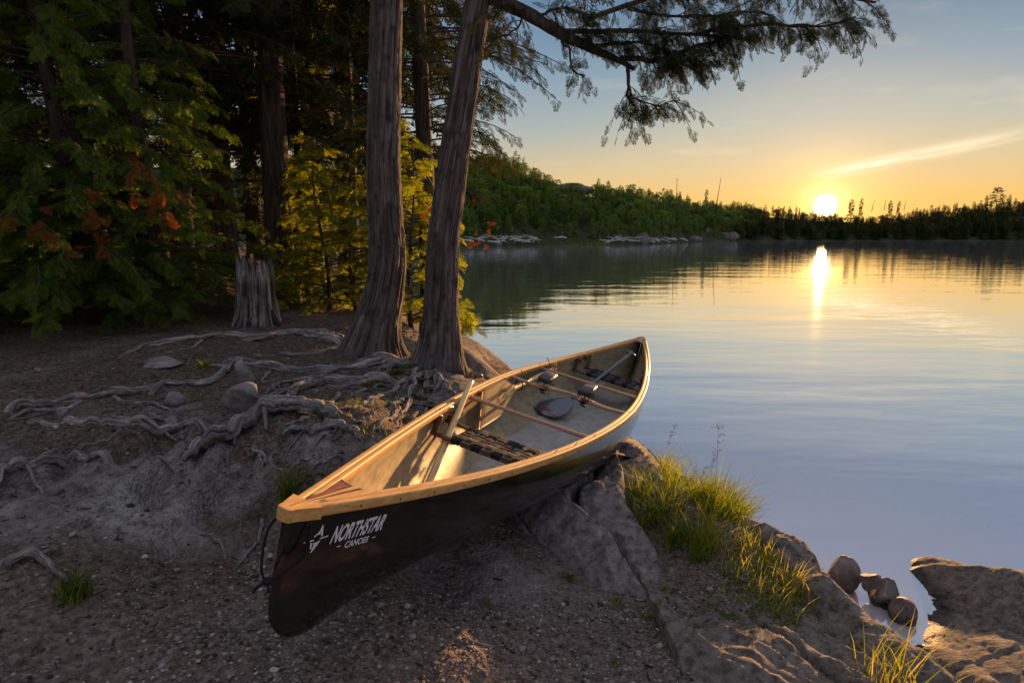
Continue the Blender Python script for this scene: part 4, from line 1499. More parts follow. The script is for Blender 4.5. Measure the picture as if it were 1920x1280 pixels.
for k, (px, py, wpx, hpx, zr, lab, fac) in enumerate([
        (1577, 1096, 58, 52, -1.83, 'rounded grey boulder in the water against the cracked ledge, farthest of the cluster', 3),
        (1628, 1100, 54, 34, -1.78, 'flat topped brown stone bridging two others in the water', 8),
        (1658, 1128, 74, 62, -1.87, 'dark angular reddish stone standing in the water', 6),
        (1692, 1160, 54, 36, -1.86, 'smooth brown boulder in the water nearest the rock slab', 2),
        (1652, 1152, 32, 24, -1.90, 'small wet stone sunk between the ledge and the smooth boulder', 4)]):
    g = at_z(px, py, zr)
    d = g[1] * math.cos(PITCH) - (g[2] - CAMZ) * math.sin(PITCH)
    w, h = wpx / FPX * d * 1.15, hpx / FPX * d * 1.45
    stone(lab, g, (w, w * .8, h), 300 + k, M['wet_stone'], .4 * k, fac, cat='stone')


# ------------------------------------------------------------------ two old cedars on the bank, with their bare roots
def trunk_arrays(L, Y, n=420, seg=170, seed=0, flare=(0, 0), scar=None):
    P, Rr = [], []
    for cx, py, w in L:
        p = at_y(cx, py, Y)
        d = p[1] * math.cos(PITCH) - (p[2] - CAMZ) * math.sin(PITCH)
        P.append(p)
        Rr.append(w * .95 / 2 / FPX * d)
    S = spline(np.hstack([np.array(P), np.array(Rr)[:, None]]), n)
    z0 = S[0, 2]

    fibre = []

    def rad(ph, i):
        z = S[i, 2]
        tw = ph + (z - z0) * .22
        c, s = np.cos(tw), np.sin(tw)
        f = lambda k, zk, o: vnoise(np.stack([c * k + o, s * k + o, z * zk], -1).reshape(-1, 3)).reshape(ph.shape)
        h = np.exp(-(z - z0) / .28)
        wv = .12 * vnoise(np.stack([c * 2.5, s * 2.5, z * 1.7], -1).reshape(-1, 3)).reshape(ph.shape) + .05 * vnoise(np.stack([c * 6, s * 6, z * 5], -1).reshape(-1, 3)).reshape(ph.shape)
        c, s = np.cos(tw + wv), np.sin(tw + wv)
        fib = .5 * (1 - 3 * np.abs(f(6, 1.2, seed))) + 1.0 * (1 - 3.4 * np.abs(f(12, 2.6, seed + 5))) + 1.1 * (1 - 3.4 * np.abs(f(23, 4.5, seed + 8))) + .6 * f(12, 11, seed + 11)
        # long strips of bark, each broken off at its own height, some lifting, some fallen away
        ang = np.mod(tw + wv * .8, 2 * math.pi) / (2 * math.pi)
        plate = np.zeros_like(ph)
        for cnt, zl, wt in ((17, 1.9, 1.0), (31, 3.4, .8)):
            q = ang * cnt
            ci = np.floor(q).astype(np.int64)
            off = _hash(ci, ci * 0 + 5, ci * 0 + int(seed))
            qz = z * zl * (.7 + .6 * off) + off * 7
            cz = np.floor(qz).astype(np.int64)
            hh = _hash(ci, cz, ci * 0 + int(seed) + 9)
            edge = np.clip(np.minimum(q - ci, 1 - q + ci) / .16, 0, 1) * np.clip(np.minimum(qz - cz, 1 - qz + cz) / .07, 0, 1)
            plate += wt * (edge * (.35 + 1.1 * hh) - .55)
        fib = .55 * fib + 1.25 * plate
        fibre.append(fib)
        lob = np.cos(ph * 4 + seed) * .5 + np.cos(ph * 7 + seed * 2 + 1) * .35 + f(2.2, .8, seed + 3)
        k = 1 + .05 * f(1.6, 1.0, seed + 1) + .017 * fib + .3 * h * lob + .1 * h
        if scar:
            a = np.exp(-((np.angle(np.exp(1j * (ph - scar[0]))) / .55) ** 2) - ((z - scar[1]) / .2) ** 2)
            k = k + .2 * a + .07 * a * np.sin((ph - scar[0]) * 10 + z * 9)
        return k
    V, Q, T = tube_arrays(S[:, :3], S[:, 3], seg, up=(0, 1, 0), rad=rad)
    tone = np.clip(.5 + .17 * fibre[0].ravel(), 0, 1)
    return V, Q, np.append(tone, [.5, .5]), S


def wood_rad(seed, tones, big=.3):
    """uneven, stringy surface of bare wood; also hands back how proud each fibre stands"""
    def rad(ph, i):
        ln = i * .028
        tw = ph + ln * .5 * math.sin(seed)
        c, s = np.cos(tw), np.sin(tw)
        f = lambda k, zk, o: vnoise(np.stack([c * k + seed + o, s * k + o, ln * zk], -1).reshape(-1, 3))
        g = (1 - 3 * np.abs(f(3.2, .55, 1))) * .8 + (1 - 3 * np.abs(f(7, .9, 5))) + .6 * (1 - 3 * np.abs(f(14, 1.6, 9)))
        tones.append(np.clip(.5 + .16 * g, 0, 1))
        return (1 + big * f(1.5, 1.3, 0) + .12 * f(2.5, 4.0, 3) + .055 * g).reshape(ph.shape)
    return rad


def add_root(tree, base, L, r0, r1, seed, lift=.16, end_sink=True):
    """a bare root following the ground through pixels of the photograph"""
    P = []
    for i, (px, py) in enumerate(L):
        P.append(on_ground(px, py))
    P = spline(np.array(P), 26 * len(L))
    n = len(P)
    t = np.linspace(0, 1, n)
    r = (r0 + (r1 - r0) * t) * .98
    r = r * (1 + .3 * vnoise(np.stack([t * 9, t * 0 + seed, t * 0], -1)))
    g = ground_h(P[:, 0], P[:, 1])
    zz = g + r * lift + np.maximum(0, .02 * vnoise(np.stack([t * 5, t * 0 + seed + 3, t * 0], -1)))
    k = np.ones(5) / 5
    zz = np.convolve(np.pad(zz, 2, mode='edge'), k, mode='valid')
    P[:, 2] = zz
    P[:, 0] += .012 * vnoise(np.stack([t * 12, t * 0 + seed + 7, t * 0], -1))
    if end_sink:
        P[:, 2] -= np.clip((t - .88) / .12, 0, 1) * (r1 * 2.2) + np.clip((.06 - t) / .06, 0, 1) * (r0 * 1.5)
    r = r * np.where(t > .93, np.sqrt(np.clip((1.0 - t) / .07, .05, 1)), 1)

    tones = []
    V, Q, T = tube_arrays(P, r, 30, rad=wood_rad(seed, tones), sy=.85)
    mb = MB()
    mb.add(V - base, Q, T, np.append(tones[0], [.5, .5]))
    rs = np.random.RandomState(seed + 900)
    if r0 > .012:
        for q in range(rs.randint(2, 5)):            # side rootlets that leave the root and dive into the soil
            i = int(rs.uniform(.12, .85) * n)
            tg = P[min(i + 3, n - 1)] - P[i]
            a = math.atan2(tg[1], tg[0]) + rs.choice([-1, 1]) * rs.uniform(.4, 1.1)
            ln = rs.uniform(.12, .4)
            k = np.linspace(0, 1, 16)
            bend = rs.uniform(-.8, .8)
            X = P[i, 0] + ln * np.cumsum(np.cos(a + bend * k)) / 16
            Y = P[i, 1] + ln * np.cumsum(np.sin(a + bend * k)) / 16
            rr = max(r[i] * rs.uniform(.22, .5), .004) * (1 - .6 * k)
            Z = ground_h(X, Y) + rr * .5 - np.clip((k - .75) / .25, 0, 1) * rr * 2.5
            Z[:3] = P[i, 2] + (Z[:3] - P[i, 2]) * np.array([.0, .4, .8])
            tones.clear()
            V, Q, T = tube_arrays(np.stack([X, Y, Z], -1), rr, 12, rad=wood_rad(seed + q, tones))
            mb.add(V - base, Q, T, np.append(tones[0], [.5, .5]))
    return mb.build('root', M['root'], tree, tone=True)


def frond_proto(rs, kind):
    """flat cedar spray along +x, unit length, made of small leaf blades"""
    V, tone = [], []

    def leaf(a, ang, ln, w, tn):
        c, s = math.cos(ang), math.sin(ang)
        d, n = np.array([c, s]), np.array([-s, c])
        a = np.array(a)
        for q in (a, a + d * ln * .5 + n * w, a + d * ln, a + d * ln * .5 - n * w):
            V.append(q)
            tone.append(tn)
    n = {'hi': 7, 'mid': 7, 'lo': 5}[kind]
    leaf((0, 0), 0, 1.0, .018 if kind != 'lo' else .05, .35)
    for side in (1, -1):
        for i in range(n):
            x = .06 + .9 * (i + rs.uniform(-.3, .3) + .5 * (side > 0)) / n
            ln = (.5 * (1 - x) ** .75 + .07) * rs.uniform(.75, 1.15)
            an = side * (math.radians(52) - .35 * x + rs.uniform(-.12, .12))
            tn = .5 + rs.uniform(-.12, .12)
            leaf((x, 0), an, ln, {'hi': .015, 'mid': .024, 'lo': .055}[kind], tn)
            m_ = {'hi': 3, 'mid': 2, 'lo': 0}[kind]
            for s2 in (1, -1):
                for j in range(m_):
                    u = .2 + .75 * (j + .5 * (s2 > 0)) / max(m_, 1)
                    p = (x + math.cos(an) * ln * u, math.sin(an) * ln * u)
                    leaf(p, an + s2 * rs.uniform(.55, .8), ln * .42 * (1.1 - u) + .045, {'hi': .015, 'mid': .02}.get(kind, .02), tn + rs.uniform(-.08, .2))
    V = np.array(V)
    z = -.22 * V[:, 0] ** 2 - .35 * V[:, 1] ** 2 + rs.uniform(-.01, .01, len(V))
    return np.column_stack([V, z]), np.array(tone)


PROTO = {}
_rs = np.random.RandomState(5)
for _k in ('hi', 'mid', 'lo'):
    PROTO[_k] = [frond_proto(_rs, _k) for _ in range(5)]


class Foliage:
    """collects cedar sprays (and their twigs) into one crown mesh"""

    def __init__(self, seed):
        self.rs = np.random.RandomState(seed)
        self.items = {}
        self.tw = MB()

    def spray(self, p, ax, nrm, size, kind, tone=0.0):
        self.items.setdefault((kind, self.rs.randint(5)), []).append((p, ax, nrm, size, tone))

    def twig(self, P, r0, r1, seg=5):
        n = len(P)
        V, Q, T = tube_arrays(P, np.linspace(r0, r1, n), seg, caps=False)
        self.tw.add(V, Q)

    def branch(self, p0, d, ln, droop, kind, fl, per, r0=.012, start=.2, hang=.35, rise=.15, spread=.9, tone=0.0, twig=True, wob=.12):
        rs = self.rs
        d = np.asarray(d, float)
        d = d / np.linalg.norm(d)
        t = np.linspace(0, 1, 9)
        side = np.cross(d, [0, 0, 1.0])
        side /= np.linalg.norm(side) + 1e-9
        w1, w2 = rs.uniform(-wob, wob, 2)
        P = (np.asarray(p0, float) + d * (t * ln)[:, None] + np.array([0, 0, 1.0]) * ((rise * t - droop * t * t) * ln)[:, None]
             + side * ((w1 * np.sin(t * 5) + w2 * np.sin(t * 9)) * ln * .5)[:, None])
        if twig:
            self.twig(P, r0, r0 * .25)
        n = max(3, int(per * ln))
        for k in range(n):
            u = start + (1 - start) * (k + rs.uniform(0, 1)) / n
            i = min(int(u * 8), 7)
            f = u * 8 - i
            p = P[i] * (1 - f) + P[i + 1] * f
            tg = P[i + 1] - P[i]
            tg /= np.linalg.norm(tg)
            sg = 1 if k % 2 else -1
            ax = tg * rs.uniform(.4, 1.0) + side * sg * rs.uniform(.1, spread) + np.array([0, 0, -1.0]) * rs.uniform(.0, hang * 2)
            ax /= np.linalg.norm(ax)
            nr = np.array([0, 0, 1.0]) + rs.normal(size=3) * .55
            self.spray(p, ax, nr, fl * rs.uniform(.6, 1.25) * (1 - .35 * u), kind, tone + rs.uniform(-.12, .12))
        return P

    def build(self, name, parent, base, m_leaf, m_twig):
        Vs, Ts, n = [], [], 0
        for (kind, v), L in self.items.items():
            PV, PT = PROTO[kind][v]
            p = np.array([q[0] for q in L])
            ax = np.array([q[1] for q in L])
            nr = np.array([q[2] for q in L])
            sz = np.array([q[3] for q in L])
            tn = np.array([q[4] for q in L])
            b = np.cross(nr, ax)
            b /= np.linalg.norm(b, axis=1)[:, None] + 1e-9
            c = np.cross(ax, b)
            W = (p[:, None, :] + sz[:, None, None] * (PV[None, :, 0:1] * ax[:, None, :] + PV[None, :, 1:2] * b[:, None, :] + PV[None, :, 2:3] * c[:, None, :]))
            Vs.append(W.reshape(-1, 3))
            Ts.append((PT[None, :] + tn[:, None]).ravel())
        V = np.concatenate(Vs)
        T = np.concatenate(Ts)
        Q = np.arange(len(V)).reshape(-1, 4)
        mi = np.zeros(len(Q), dtype=np.int32)
        if self.tw.V:
            TV, TQ = np.concatenate(self.tw.V), np.concatenate(self.tw.Q)
            Q = np.concatenate([Q, TQ + len(V)])
            mi = np.concatenate([mi, np.ones(len(TQ), dtype=np.int32)])
            V = np.concatenate([V, TV])
            T = np.concatenate([T, np.full(len(TV), .5)])
        return mk(name, V - base, Q, None, parent, False, T, mats=[m_leaf, m_twig], midx=mi)


def build_old_cedars():
    # upright one
    L = [(698, 695, 165), (699, 665, 130), (703, 630, 102), (711, 590, 84), (720, 550, 76), (726, 500, 71), (725, 450, 69), (722, 400, 67), (719, 300, 65), (722, 150, 63), (725, 0, 62), (727, -150, 60), (730, -420, 52)]
    V, Q, T, S = trunk_arrays(L, 4.58, seed=2, scar=(4.2, 1.85 + at_y(735, 478, 4.58)[2] - CAMZ))
    base = S[0, :3].copy()
    t = thing('cedar_tree', 'straight old cedar with a twisted scar on its grey bark, left of the leaning one', 'tree', base)
    mk('trunk', V - base, Q, M['bark'], t, tone=T)
    roots = [
        ([(655, 650), (625, 640), (590, 630), (545, 627), (500, 634), (450, 637), (400, 634), (330, 641), (280, 649), (240, 663), (205, 676)], .05, .022),
        ([(645, 640), (605, 622), (560, 624), (520, 630), (480, 640), (430, 646)], .04, .018),
        ([(770, 688), (720, 680), (690, 684), (640, 693), (590, 698), (540, 694), (505, 690), (470, 688), (440, 686), (415, 706), (380, 722), (340, 722), (310, 721), (288, 734), (275, 750)], .05, .024),
        ([(300, 724), (250, 737), (210, 741), (160, 749), (100, 757), (50, 763), (0, 777)], .032, .026),
        ([(205, 740), (222, 750), (250, 757), (300, 765), (332, 772)], .014, .006),
        ([(430, 810), (380, 803), (330, 804), (280, 801), (230, 794), (180, 787), (130, 789), (80, 793), (35, 786)], .03, .022),
        ([(-20, 896), (40, 873), (90, 863), (140, 859), (180, 859), (217, 877)], .026, .018),
        ([(740, 712), (690, 717), (640, 723), (600, 722), (565, 729), (548, 745), (545, 765)], .046, .02),
        ([(640, 735), (625, 755), (600, 759), (572, 772)], .013, .008),
        ([(548, 752), (520, 766), (493, 775)], .01, .006),
        ([(738, 732), (710, 742), (690, 752), (660, 765), (640, 777)], .012, .006),
        ([(690, 822), (672, 814), (640, 802), (610, 801), (570, 809), (528, 812)], .026, .018),
        ([(475, 852), (520, 880), (560, 900)], .01, .006), ([(590, 850), (575, 865), (550, 880), (525, 884)], .008, .005),
        ([(220, 800), (300, 812), (360, 818)], .01, .006), ([(640, 655), (600, 662), (540, 668), (470, 660)], .016, .008),
        ([(600, 705), (560, 712), (520, 722), (500, 735)], .014, .007), ([(520, 690), (500, 705), (492, 722)], .012, .006), ([(420, 800), (360, 792), (300, 790), (240, 800)], .009, .005),
        ([(160, 752), (120, 768), (60, 772), (10, 790)], .016, .01), ([(590, 778), (560, 790), (530, 800)], .012, .006), ([(660, 742), (690, 730), (730, 722)], .016, .008), ([(110, 862), (60, 885), (20, 915)], .012, .007),
        ([(420, 835), (430, 865), (425, 900)], .008, .004), ([(470, 838), (490, 868), (500, 905)], .007, .004), ([(380, 640), (350, 655), (300, 662)], .012, .007), ([(250, 880), (330, 892), (370, 920)], .007, .004), ([(640, 868), (600, 872), (570, 895)], .006, .004)]
    for k, (p, a, b) in enumerate(roots):
        add_root(t, base, p, a, b, 10 + k)
    rs = np.random.RandomState(3)
    fo = Foliage(31)
    for k in range(46):
        z = rs.uniform(4.0, 7.4)
        a = rs.uniform(0, 2 * math.pi)
        fo.branch((base[0] + .1, base[1], z), (math.cos(a), math.sin(a), .1), rs.uniform(.7, 1.7), .3, 'mid', .3, 11, .02)
    fo.build('crown', t, base, M['leaf'], M['dark_bark'])
    # leaning one, with the long limb over the lake
    L = [(812, 728, 160), (818, 705, 125), (822, 675, 100), (825, 640, 86), (826, 600, 73), (828, 550, 67), (829, 500, 65), (832, 450, 62), (838, 400, 60), (851, 300, 58), (866, 200, 55), (881, 100, 53), (897, 0, 50), (915, -120, 46), (945, -350, 38)]
    V, Q, T, S = trunk_arrays(L, 4.4, seed=9)
    base = S[0, :3].copy()
    t = thing('cedar_tree', 'leaning old cedar at the bank edge, its limb reaching out over the lake', 'tree', base)
    mk('trunk', V - base, Q, M['bark'], t, tone=T)
    roots = [([(785, 690), (775, 702), (765, 716), (755, 737)], .018, .01), ([(790, 700), (780, 713), (770, 736), (765, 760), (752, 783), (742, 797)], .018, .012),
             ([(760, 742), (742, 757), (728, 767)], .014, .01), ([(745, 765), (726, 790), (706, 806), (688, 819)], .016, .011), ([(797, 685), (800, 720), (805, 750), (797, 778)], .017, .009),
             ([(815, 690), (820, 720), (813, 745)], .034, .02), ([(828, 715), (842, 735), (852, 750)], .022, .014), ([(770, 690), (740, 690), (700, 695)], .03, .02), ([(700, 775), (680, 790), (655, 798)], .01, .006),
             ([(810, 705), (790, 735), (785, 765), (770, 790)], .014, .008), ([(770, 715), (745, 728), (715, 738), (690, 760)], .015, .008), ([(835, 700), (850, 715), (862, 735)], .02, .01)]
    for k, (p, a, b) in enumerate(roots):
        add_root(t, base, p, a, b, 60 + k, lift=.35)
    # moss at the foot
    fo = Foliage(77)
    rs = fo.rs
    limb = [(905, -20, 4.4), (935, 2, 4.36), (985, 24, 4.3), (1040, 57, 4.2), (1100, 87, 4.1), (1160, 113, 4.0), (1190, 130, 3.96)]
    LP = spline(np.array([at_y(*q) for q in limb]), 50)
    r = np.interp(np.linspace(0, 1, 50), [0, .15, .6, 1], [.06, .046, .034, .012])
    mb = MB()
    V, Q, T = tube_arrays(LP - base, r, 14, rad=lambda ph, i: 1 + .16 * vnoise(np.stack([np.cos(ph) * 2, np.sin(ph) * 2, i * .3], -1).reshape(-1, 3)).reshape(ph.shape))
    mb.add(V, Q, T)
    lb = mb.build('limb', M['dark_bark'], t)
    subs = [([(1175, 122, 3.98), (1180, 150, 3.95), (1178, 180, 3.93), (1196, 214, 3.92)], .013), ([(1178, 170, 3.94), (1220, 200, 3.9), (1270, 188, 3.86)], .006),
            ([(1055, 62, 4.18), (1066, 110, 4.12), (1075, 128, 4.1), (1102, 140, 4.05)], .01),
            ([(1040, 57, 4.2), (1110, 62, 4.05), (1200, 58, 3.85), (1300, 62, 3.7), (1400, 78, 3.6)], .018), ([(1160, 113, 4.0), (1230, 108, 3.85), (1310, 90, 3.7), (1380, 60, 3.6)], .018),
            ([(1300, 62, 3.7), (1400, 48, 3.6), (1480, 52, 3.5), (1560, 42, 3.44), (1600, 34, 3.4)], .012), ([(1100, 40, 4.1), (1180, 10, 3.95), (1280, -15, 3.8), (1400, -25, 3.7), (1520, -8, 3.6), (1640, 6, 3.5)], .016),
            ([(985, 24, 4.3), (970, 50, 4.3), (940, 68, 4.28), (925, 78, 4.28)], .008), ([(1000, 30, 4.3), (1060, 20, 4.15), (1120, 30, 4.0)], .01), ([(1230, 108, 3.85), (1290, 125, 3.75), (1340, 118, 3.68)], .008),
            ([(1100, 87, 4.1), (1150, 80, 4.0), (1220, 85, 3.9), (1290, 105, 3.8)], .012), ([(1000, 22, 4.3), (950, 10, 4.2), (930, 30, 4.2)], .008), ([(1180, 20, 3.95), (1260, 30, 3.8), (1340, 28, 3.7), (1430, 20, 3.6)], .01)]
    for k, (p, rr) in enumerate(subs):
        SP = spline(np.array([at_y(*q) for q in p]), 26)
        SP += np.stack([vnoise(np.stack([np.linspace(0, 6, 26), np.full(26, k * 3. + j), np.zeros(26)], -1)) for j in range(3)], -1) * .018
        fo.twig(SP, rr, rr * .35, 7)
        ln = np.linalg.norm(np.diff(SP, axis=0), axis=1).sum()
        n = int(ln * {0: 30, 1: 60, 2: 26, 7: 40, 11: 40}.get(k, 52))
        for q in range(n):
            u = rs.uniform(.12, 1) * 24.9
            i = int(u)
            p0 = SP[i]
            tg = SP[i + 1] - SP[i]
            tg /= np.linalg.norm(tg)
            d = tg * rs.uniform(.3, 1) + rs.normal(size=3) * [.45, .45, .4] + [0, 0, -.1]
            fo.branch(p0, d, rs.uniform(.06, .22), .4, 'hi', .098, 30, .0035, .1, .4, .05, tone=-.05)
    for k in range(40):
        z = rs.uniform(3.7, 6.5)
        a = rs.uniform(0, 2 * math.pi)
        fo.branch((base[0] + .35, base[1], z), (math.cos(a), math.sin(a), .1), rs.uniform(.7, 1.6), .3, 'mid', .3, 9, .02)
    fo.build('crown', t, base, M['leaf_shade'], M['dark_bark'])
    for k, (px, py) in enumerate([(780, 712), (795, 730), (775, 745), (800, 760), (812, 700), (765, 690), (790, 690), (845, 712), (745, 700)]):
        g = on_ground(px, py)                        # moss cushions on the root collar
        V, T = ico(3)
        V = V * [.06, .05, .026] * (1 + .55 * fbm(V * 2.2 + k * 3, 4, .6)[:, None])
        mb = MB()
        mb.add(V + g + [0, 0, -.006] - base, None, T)
        mb.build('moss', M['moss'], t)


build_old_cedars()


# ------------------------------------------------------------------ loose wood and the stump
def stick(name, label, L, r0, r1, seed, m='grey_wood', lift=1.0, fork=None, cat='stick', up=None):
    P = spline(np.array([on_ground(*q) for q in L]), 18 * len(L))
    n = len(P)
    t = np.linspace(0, 1, n)
    r = (r0 + (r1 - r0) * t) * (1 + .15 * vnoise(np.stack([t * 8, t * 0 + seed, t * 0], -1)))
    P[:, 2] = ground_h(P[:, 0], P[:, 1]) + r * lift + (up(t) if up else 0) - np.clip((.1 - t) / .1, 0, 1) * r * 1.6
    r = r * np.where(t > .95, np.sqrt(np.clip((1.0 - t) / .05, .12, 1)), 1)
    tones = []
    V, Q, T = tube_arrays(P, r, 26, rad=wood_rad(seed, tones, .2))
    mb = MB()
    mb.add(V, Q, T, np.append(tones[0], [.5, .5]))
    for a, b, rr in (fork or []):
        i = int(a * (n - 1))
        q = on_ground(*b)
        q[2] = ground_h(q[:1], q[1:2])[0] + rr
        V, Q, T = tube_arrays(spline(np.array([P[i], (P[i] + q) / 2 + [0, 0, .01], q]), 10), np.linspace(rr * 1.3, rr * .6, 10), 8)
        mb.add(V, Q, T)
    c = P[n // 2]
    return tag(mb.build(name, M[m], None, loc=c, tone=True), label, cat)


stick('dead_root', 'thick broken grey log end jutting over the bank edge, lit orange near its fork', [(640, 776), (600, 777), (550, 777), (510, 780), (480, 795), (450, 812), (410, 831), (380, 849), (345, 871)], .035, .026, 3, lift=.8,
      fork=[(.42, (500, 818), .011), (.4, (520, 772), .012), (.6, (440, 838), .009)], cat='driftwood', up=lambda t: .03 * np.sin(t * math.pi))
stick('branch', 'pale curved branch like an antler lying left of the bow', [(493, 968), (488, 1005), (466, 1040), (445, 1063)], .007, .005, 4, fork=[(.3, (505, 985), .004)])
stick('branch', 'short pale curved branch on the gravel below the bank', [(378, 1002), (402, 1016), (418, 1035), (425, 1050)], .008, .005, 5)
stick('branch', 'short bleached stick lying on the gravel at the foot of the grooved rock', [(1110, 1032), (1116, 1055), (1113, 1082)], .006, .004, 6)
stick('branch', 'dark gnarled root piece lying on the pale mound at far left', [(0, 1075), (30, 1058), (62, 1045), (90, 1062), (128, 1098)], .017, .008, 7, 'root', fork=[(.5, (105, 1040), .007)])
stick('branch', 'thin pale stick lying on the soil in front of the bushes', [(100, 683), (145, 678)], .006, .004, 8)
stick('branch', 'thin pale twig slanting across the gravel under the middle of the hull', [(950, 1135), (995, 1118)], .0025, .002, 9)
stick('branch', 'dark crooked stick lying on gravel near the bottom edge', [(862, 1203), (905, 1212), (945, 1213)], .005, .003, 10, 'root')
for k, (px, py) in enumerate([(415, 862), (432, 870)]):
    pass


def build_stump():
    L = [(480, 610, 90), (480, 592, 76), (479, 560, 68), (478, 525, 64), (477, 494, 60)]
    Y = on_ground(480, 604)[1]
    P, Rr = [], []
    for cx, py, w in L:
        p = at_y(cx, py, Y)
        P.append(p)
        Rr.append(w / 2 / FPX * (p[1] * math.cos(PITCH) - (p[2] - CAMZ) * math.sin(PITCH)))
    S = spline(np.hstack([np.array(P), np.array(Rr)[:, None]]), 60)
    tones = []
    seg = 110

    def rad(ph, i):
        z = S[i, 2]
        c, s = np.cos(ph), np.sin(ph)
        f = lambda k, zk, o: vnoise(np.stack([c * k + o, s * k + o, z * zk], -1).reshape(-1, 3)).reshape(ph.shape)
        g = .5 * (1 - 3 * np.abs(f(5, 1.5, 4))) + (1 - 3 * np.abs(f(10, 3, 6))) + 1.0 * (1 - 3 * np.abs(f(19, 5, 8)))
        tones.append(np.clip(.4 + .2 * g + .25 * f(3, 3, 20), 0, 1).ravel())
        return 1 + .13 * f(1.8, 1.6, 2) + .05 * f(4, 5, 14) + .026 * g + .12 * np.exp(-(z - S[0, 2]) / .12) * np.cos(ph * 5)
    V, Q, T = tube_arrays(S[:, :3], S[:, 3], seg, up=(0, 1, 0), rad=rad, caps=False)
    ring = V[-seg:]
    jag = .08 * vnoise(np.stack([np.cos(np.linspace(0, 6.28, seg)) * 4, np.sin(np.linspace(0, 6.28, seg)) * 4, np.zeros(seg)], -1)) + .02
    V[-seg:, 2] += jag
    c = ring.mean(0) - [0, 0, .09]
    inner = c + (ring - c) * [.72, .72, 0]
    k = len(V)
    V = np.vstack([V, inner, c])
    Q = np.concatenate([Q, [(k - seg + j, k - seg + (j + 1) % seg, k + (j + 1) % seg, k + j) for j in range(seg)]])
    T = np.array([(k + j, k + (j + 1) % seg, k + seg) for j in range(seg)])
    base = S[0, :3].copy()
    t = thing('tree_stump', 'weathered grey tree stump with a hollow top in front of the dark trees', 'stump', base)
    mb = MB()
    mb.add(V - base, Q, T, np.append(tones[0], np.full(seg + 1, .1)))
    mb.build('trunk', M['grey_wood'], t, tone=True)
    mb = MB()
    p = S[-1, :3] + [.0, -.06, -.02]
    box(mb, p + [0, 0, .05] - base, (.03, .012, .12), rot_xyz(.05, .1, 0), .003)
    box(mb, p + [.06, .02, .02] - base, (.035, .012, .06), rot_xyz(.05, -.2, 0), .003)
    mb.build('splinter', M['cherry'], t)
    for k, (px, dz) in enumerate([(450, .0), (510, .0)]):
        mb = MB()
        a = at_y(480 + (px - 480) * .7, 575, Y - .05)
        b = on_ground(px + (px - 480) * .5, 612)
        tube(mb, [a - base, (a + b) / 2 + [0, 0, -.03] - base, b - base + [0, 0, -.01]], [.03, .035, .02], 10, n=14)
        mb.build('root', M['grey_wood'], t)


build_stump()


# ------------------------------------------------------------------ cedars and saplings of the near shore
def near_tree(label, px, Y, h, r_trunk, crowns, seed, leaf='leaf', lean=0.0, name='cedar_tree', group=None, dead=None, bark='dark_bark', cat='tree'):
    """trunk + crown; crowns: list of (z0, z1, branches, length at bottom, length at top, droop, kind, frond, per metre, azimuth range, rise)"""
    p = at_y(px, 600, Y)
    x, y = float(p[0]), float(p[1])
    z = float(ground_h(x, y)[0])
    base = np.array([x, y, z])
    t = thing(name, label, cat, base, group=group)
    rs = np.random.RandomState(seed)
    k = np.linspace(0, 1, 40)
    P = np.stack([lean * k * h + .05 * np.sin(k * 5 + seed), .04 * np.sin(k * 4 + seed * 2), -.1 + k * h], -1)
    r = r_trunk * (1 - .8 * k) + r_trunk * .5 * np.exp(-k * h / .25)
    rad = lambda ph, i: (1 + .1 * (1 - 2 * np.abs(vnoise(np.stack([np.cos(ph) * 4 + seed, np.sin(ph) * 4, i * .1], -1).reshape(-1, 3)))) + .08 * vnoise(np.stack([np.cos(ph) * 1.5, np.sin(ph) * 1.5, i * .2 + seed], -1).reshape(-1, 3))).reshape(ph.shape)
    V, Q, T = tube_arrays(P, r, 20, rad=rad)
    mk('trunk', V, Q, M[bark], t)
    fo = Foliage(seed)
    for (z0, z1, nb, l0, l1, droop, kind, fl, per, az, rise) in crowns:
        for b in range(nb):
            u = (b + rs.uniform(0, 1)) / nb
            zz = z0 + (z1 - z0) * u
            a = R(rs.uniform(*az))
            ln = (l0 + (l1 - l0) * u) * rs.uniform(.65, 1.15)
            tx = lean * zz
            fo.branch(base + [tx, 0, zz], (math.sin(a), math.cos(a), 0), ln, droop * rs.uniform(.7, 1.3), kind, fl, per, .006 + .006 * ln, .22, .35, rise)
    fo.build('crown', t, base, M[leaf], M['dark_bark'])
    if dead:
        fd = Foliage(seed + 500)
        for (dpx, dpy, dY, n, sz) in dead:
            c = at_y(dpx, dpy, dY)
            for _ in range(n):
                d = fd.rs.normal(size=3) * [.6, .6, .5] + [0, 0, -.5]
                fd.spray(c + fd.rs.normal(size=3) * [.11, .11, .09], d / np.linalg.norm(d), fd.rs.normal(size=3), sz * fd.rs.uniform(.6, 1.2), 'hi', 0)
        fd.build('dead_spray', t, base, M['leaf_dead'], M['dark_bark'])
    return t


ALL = (0, 360)
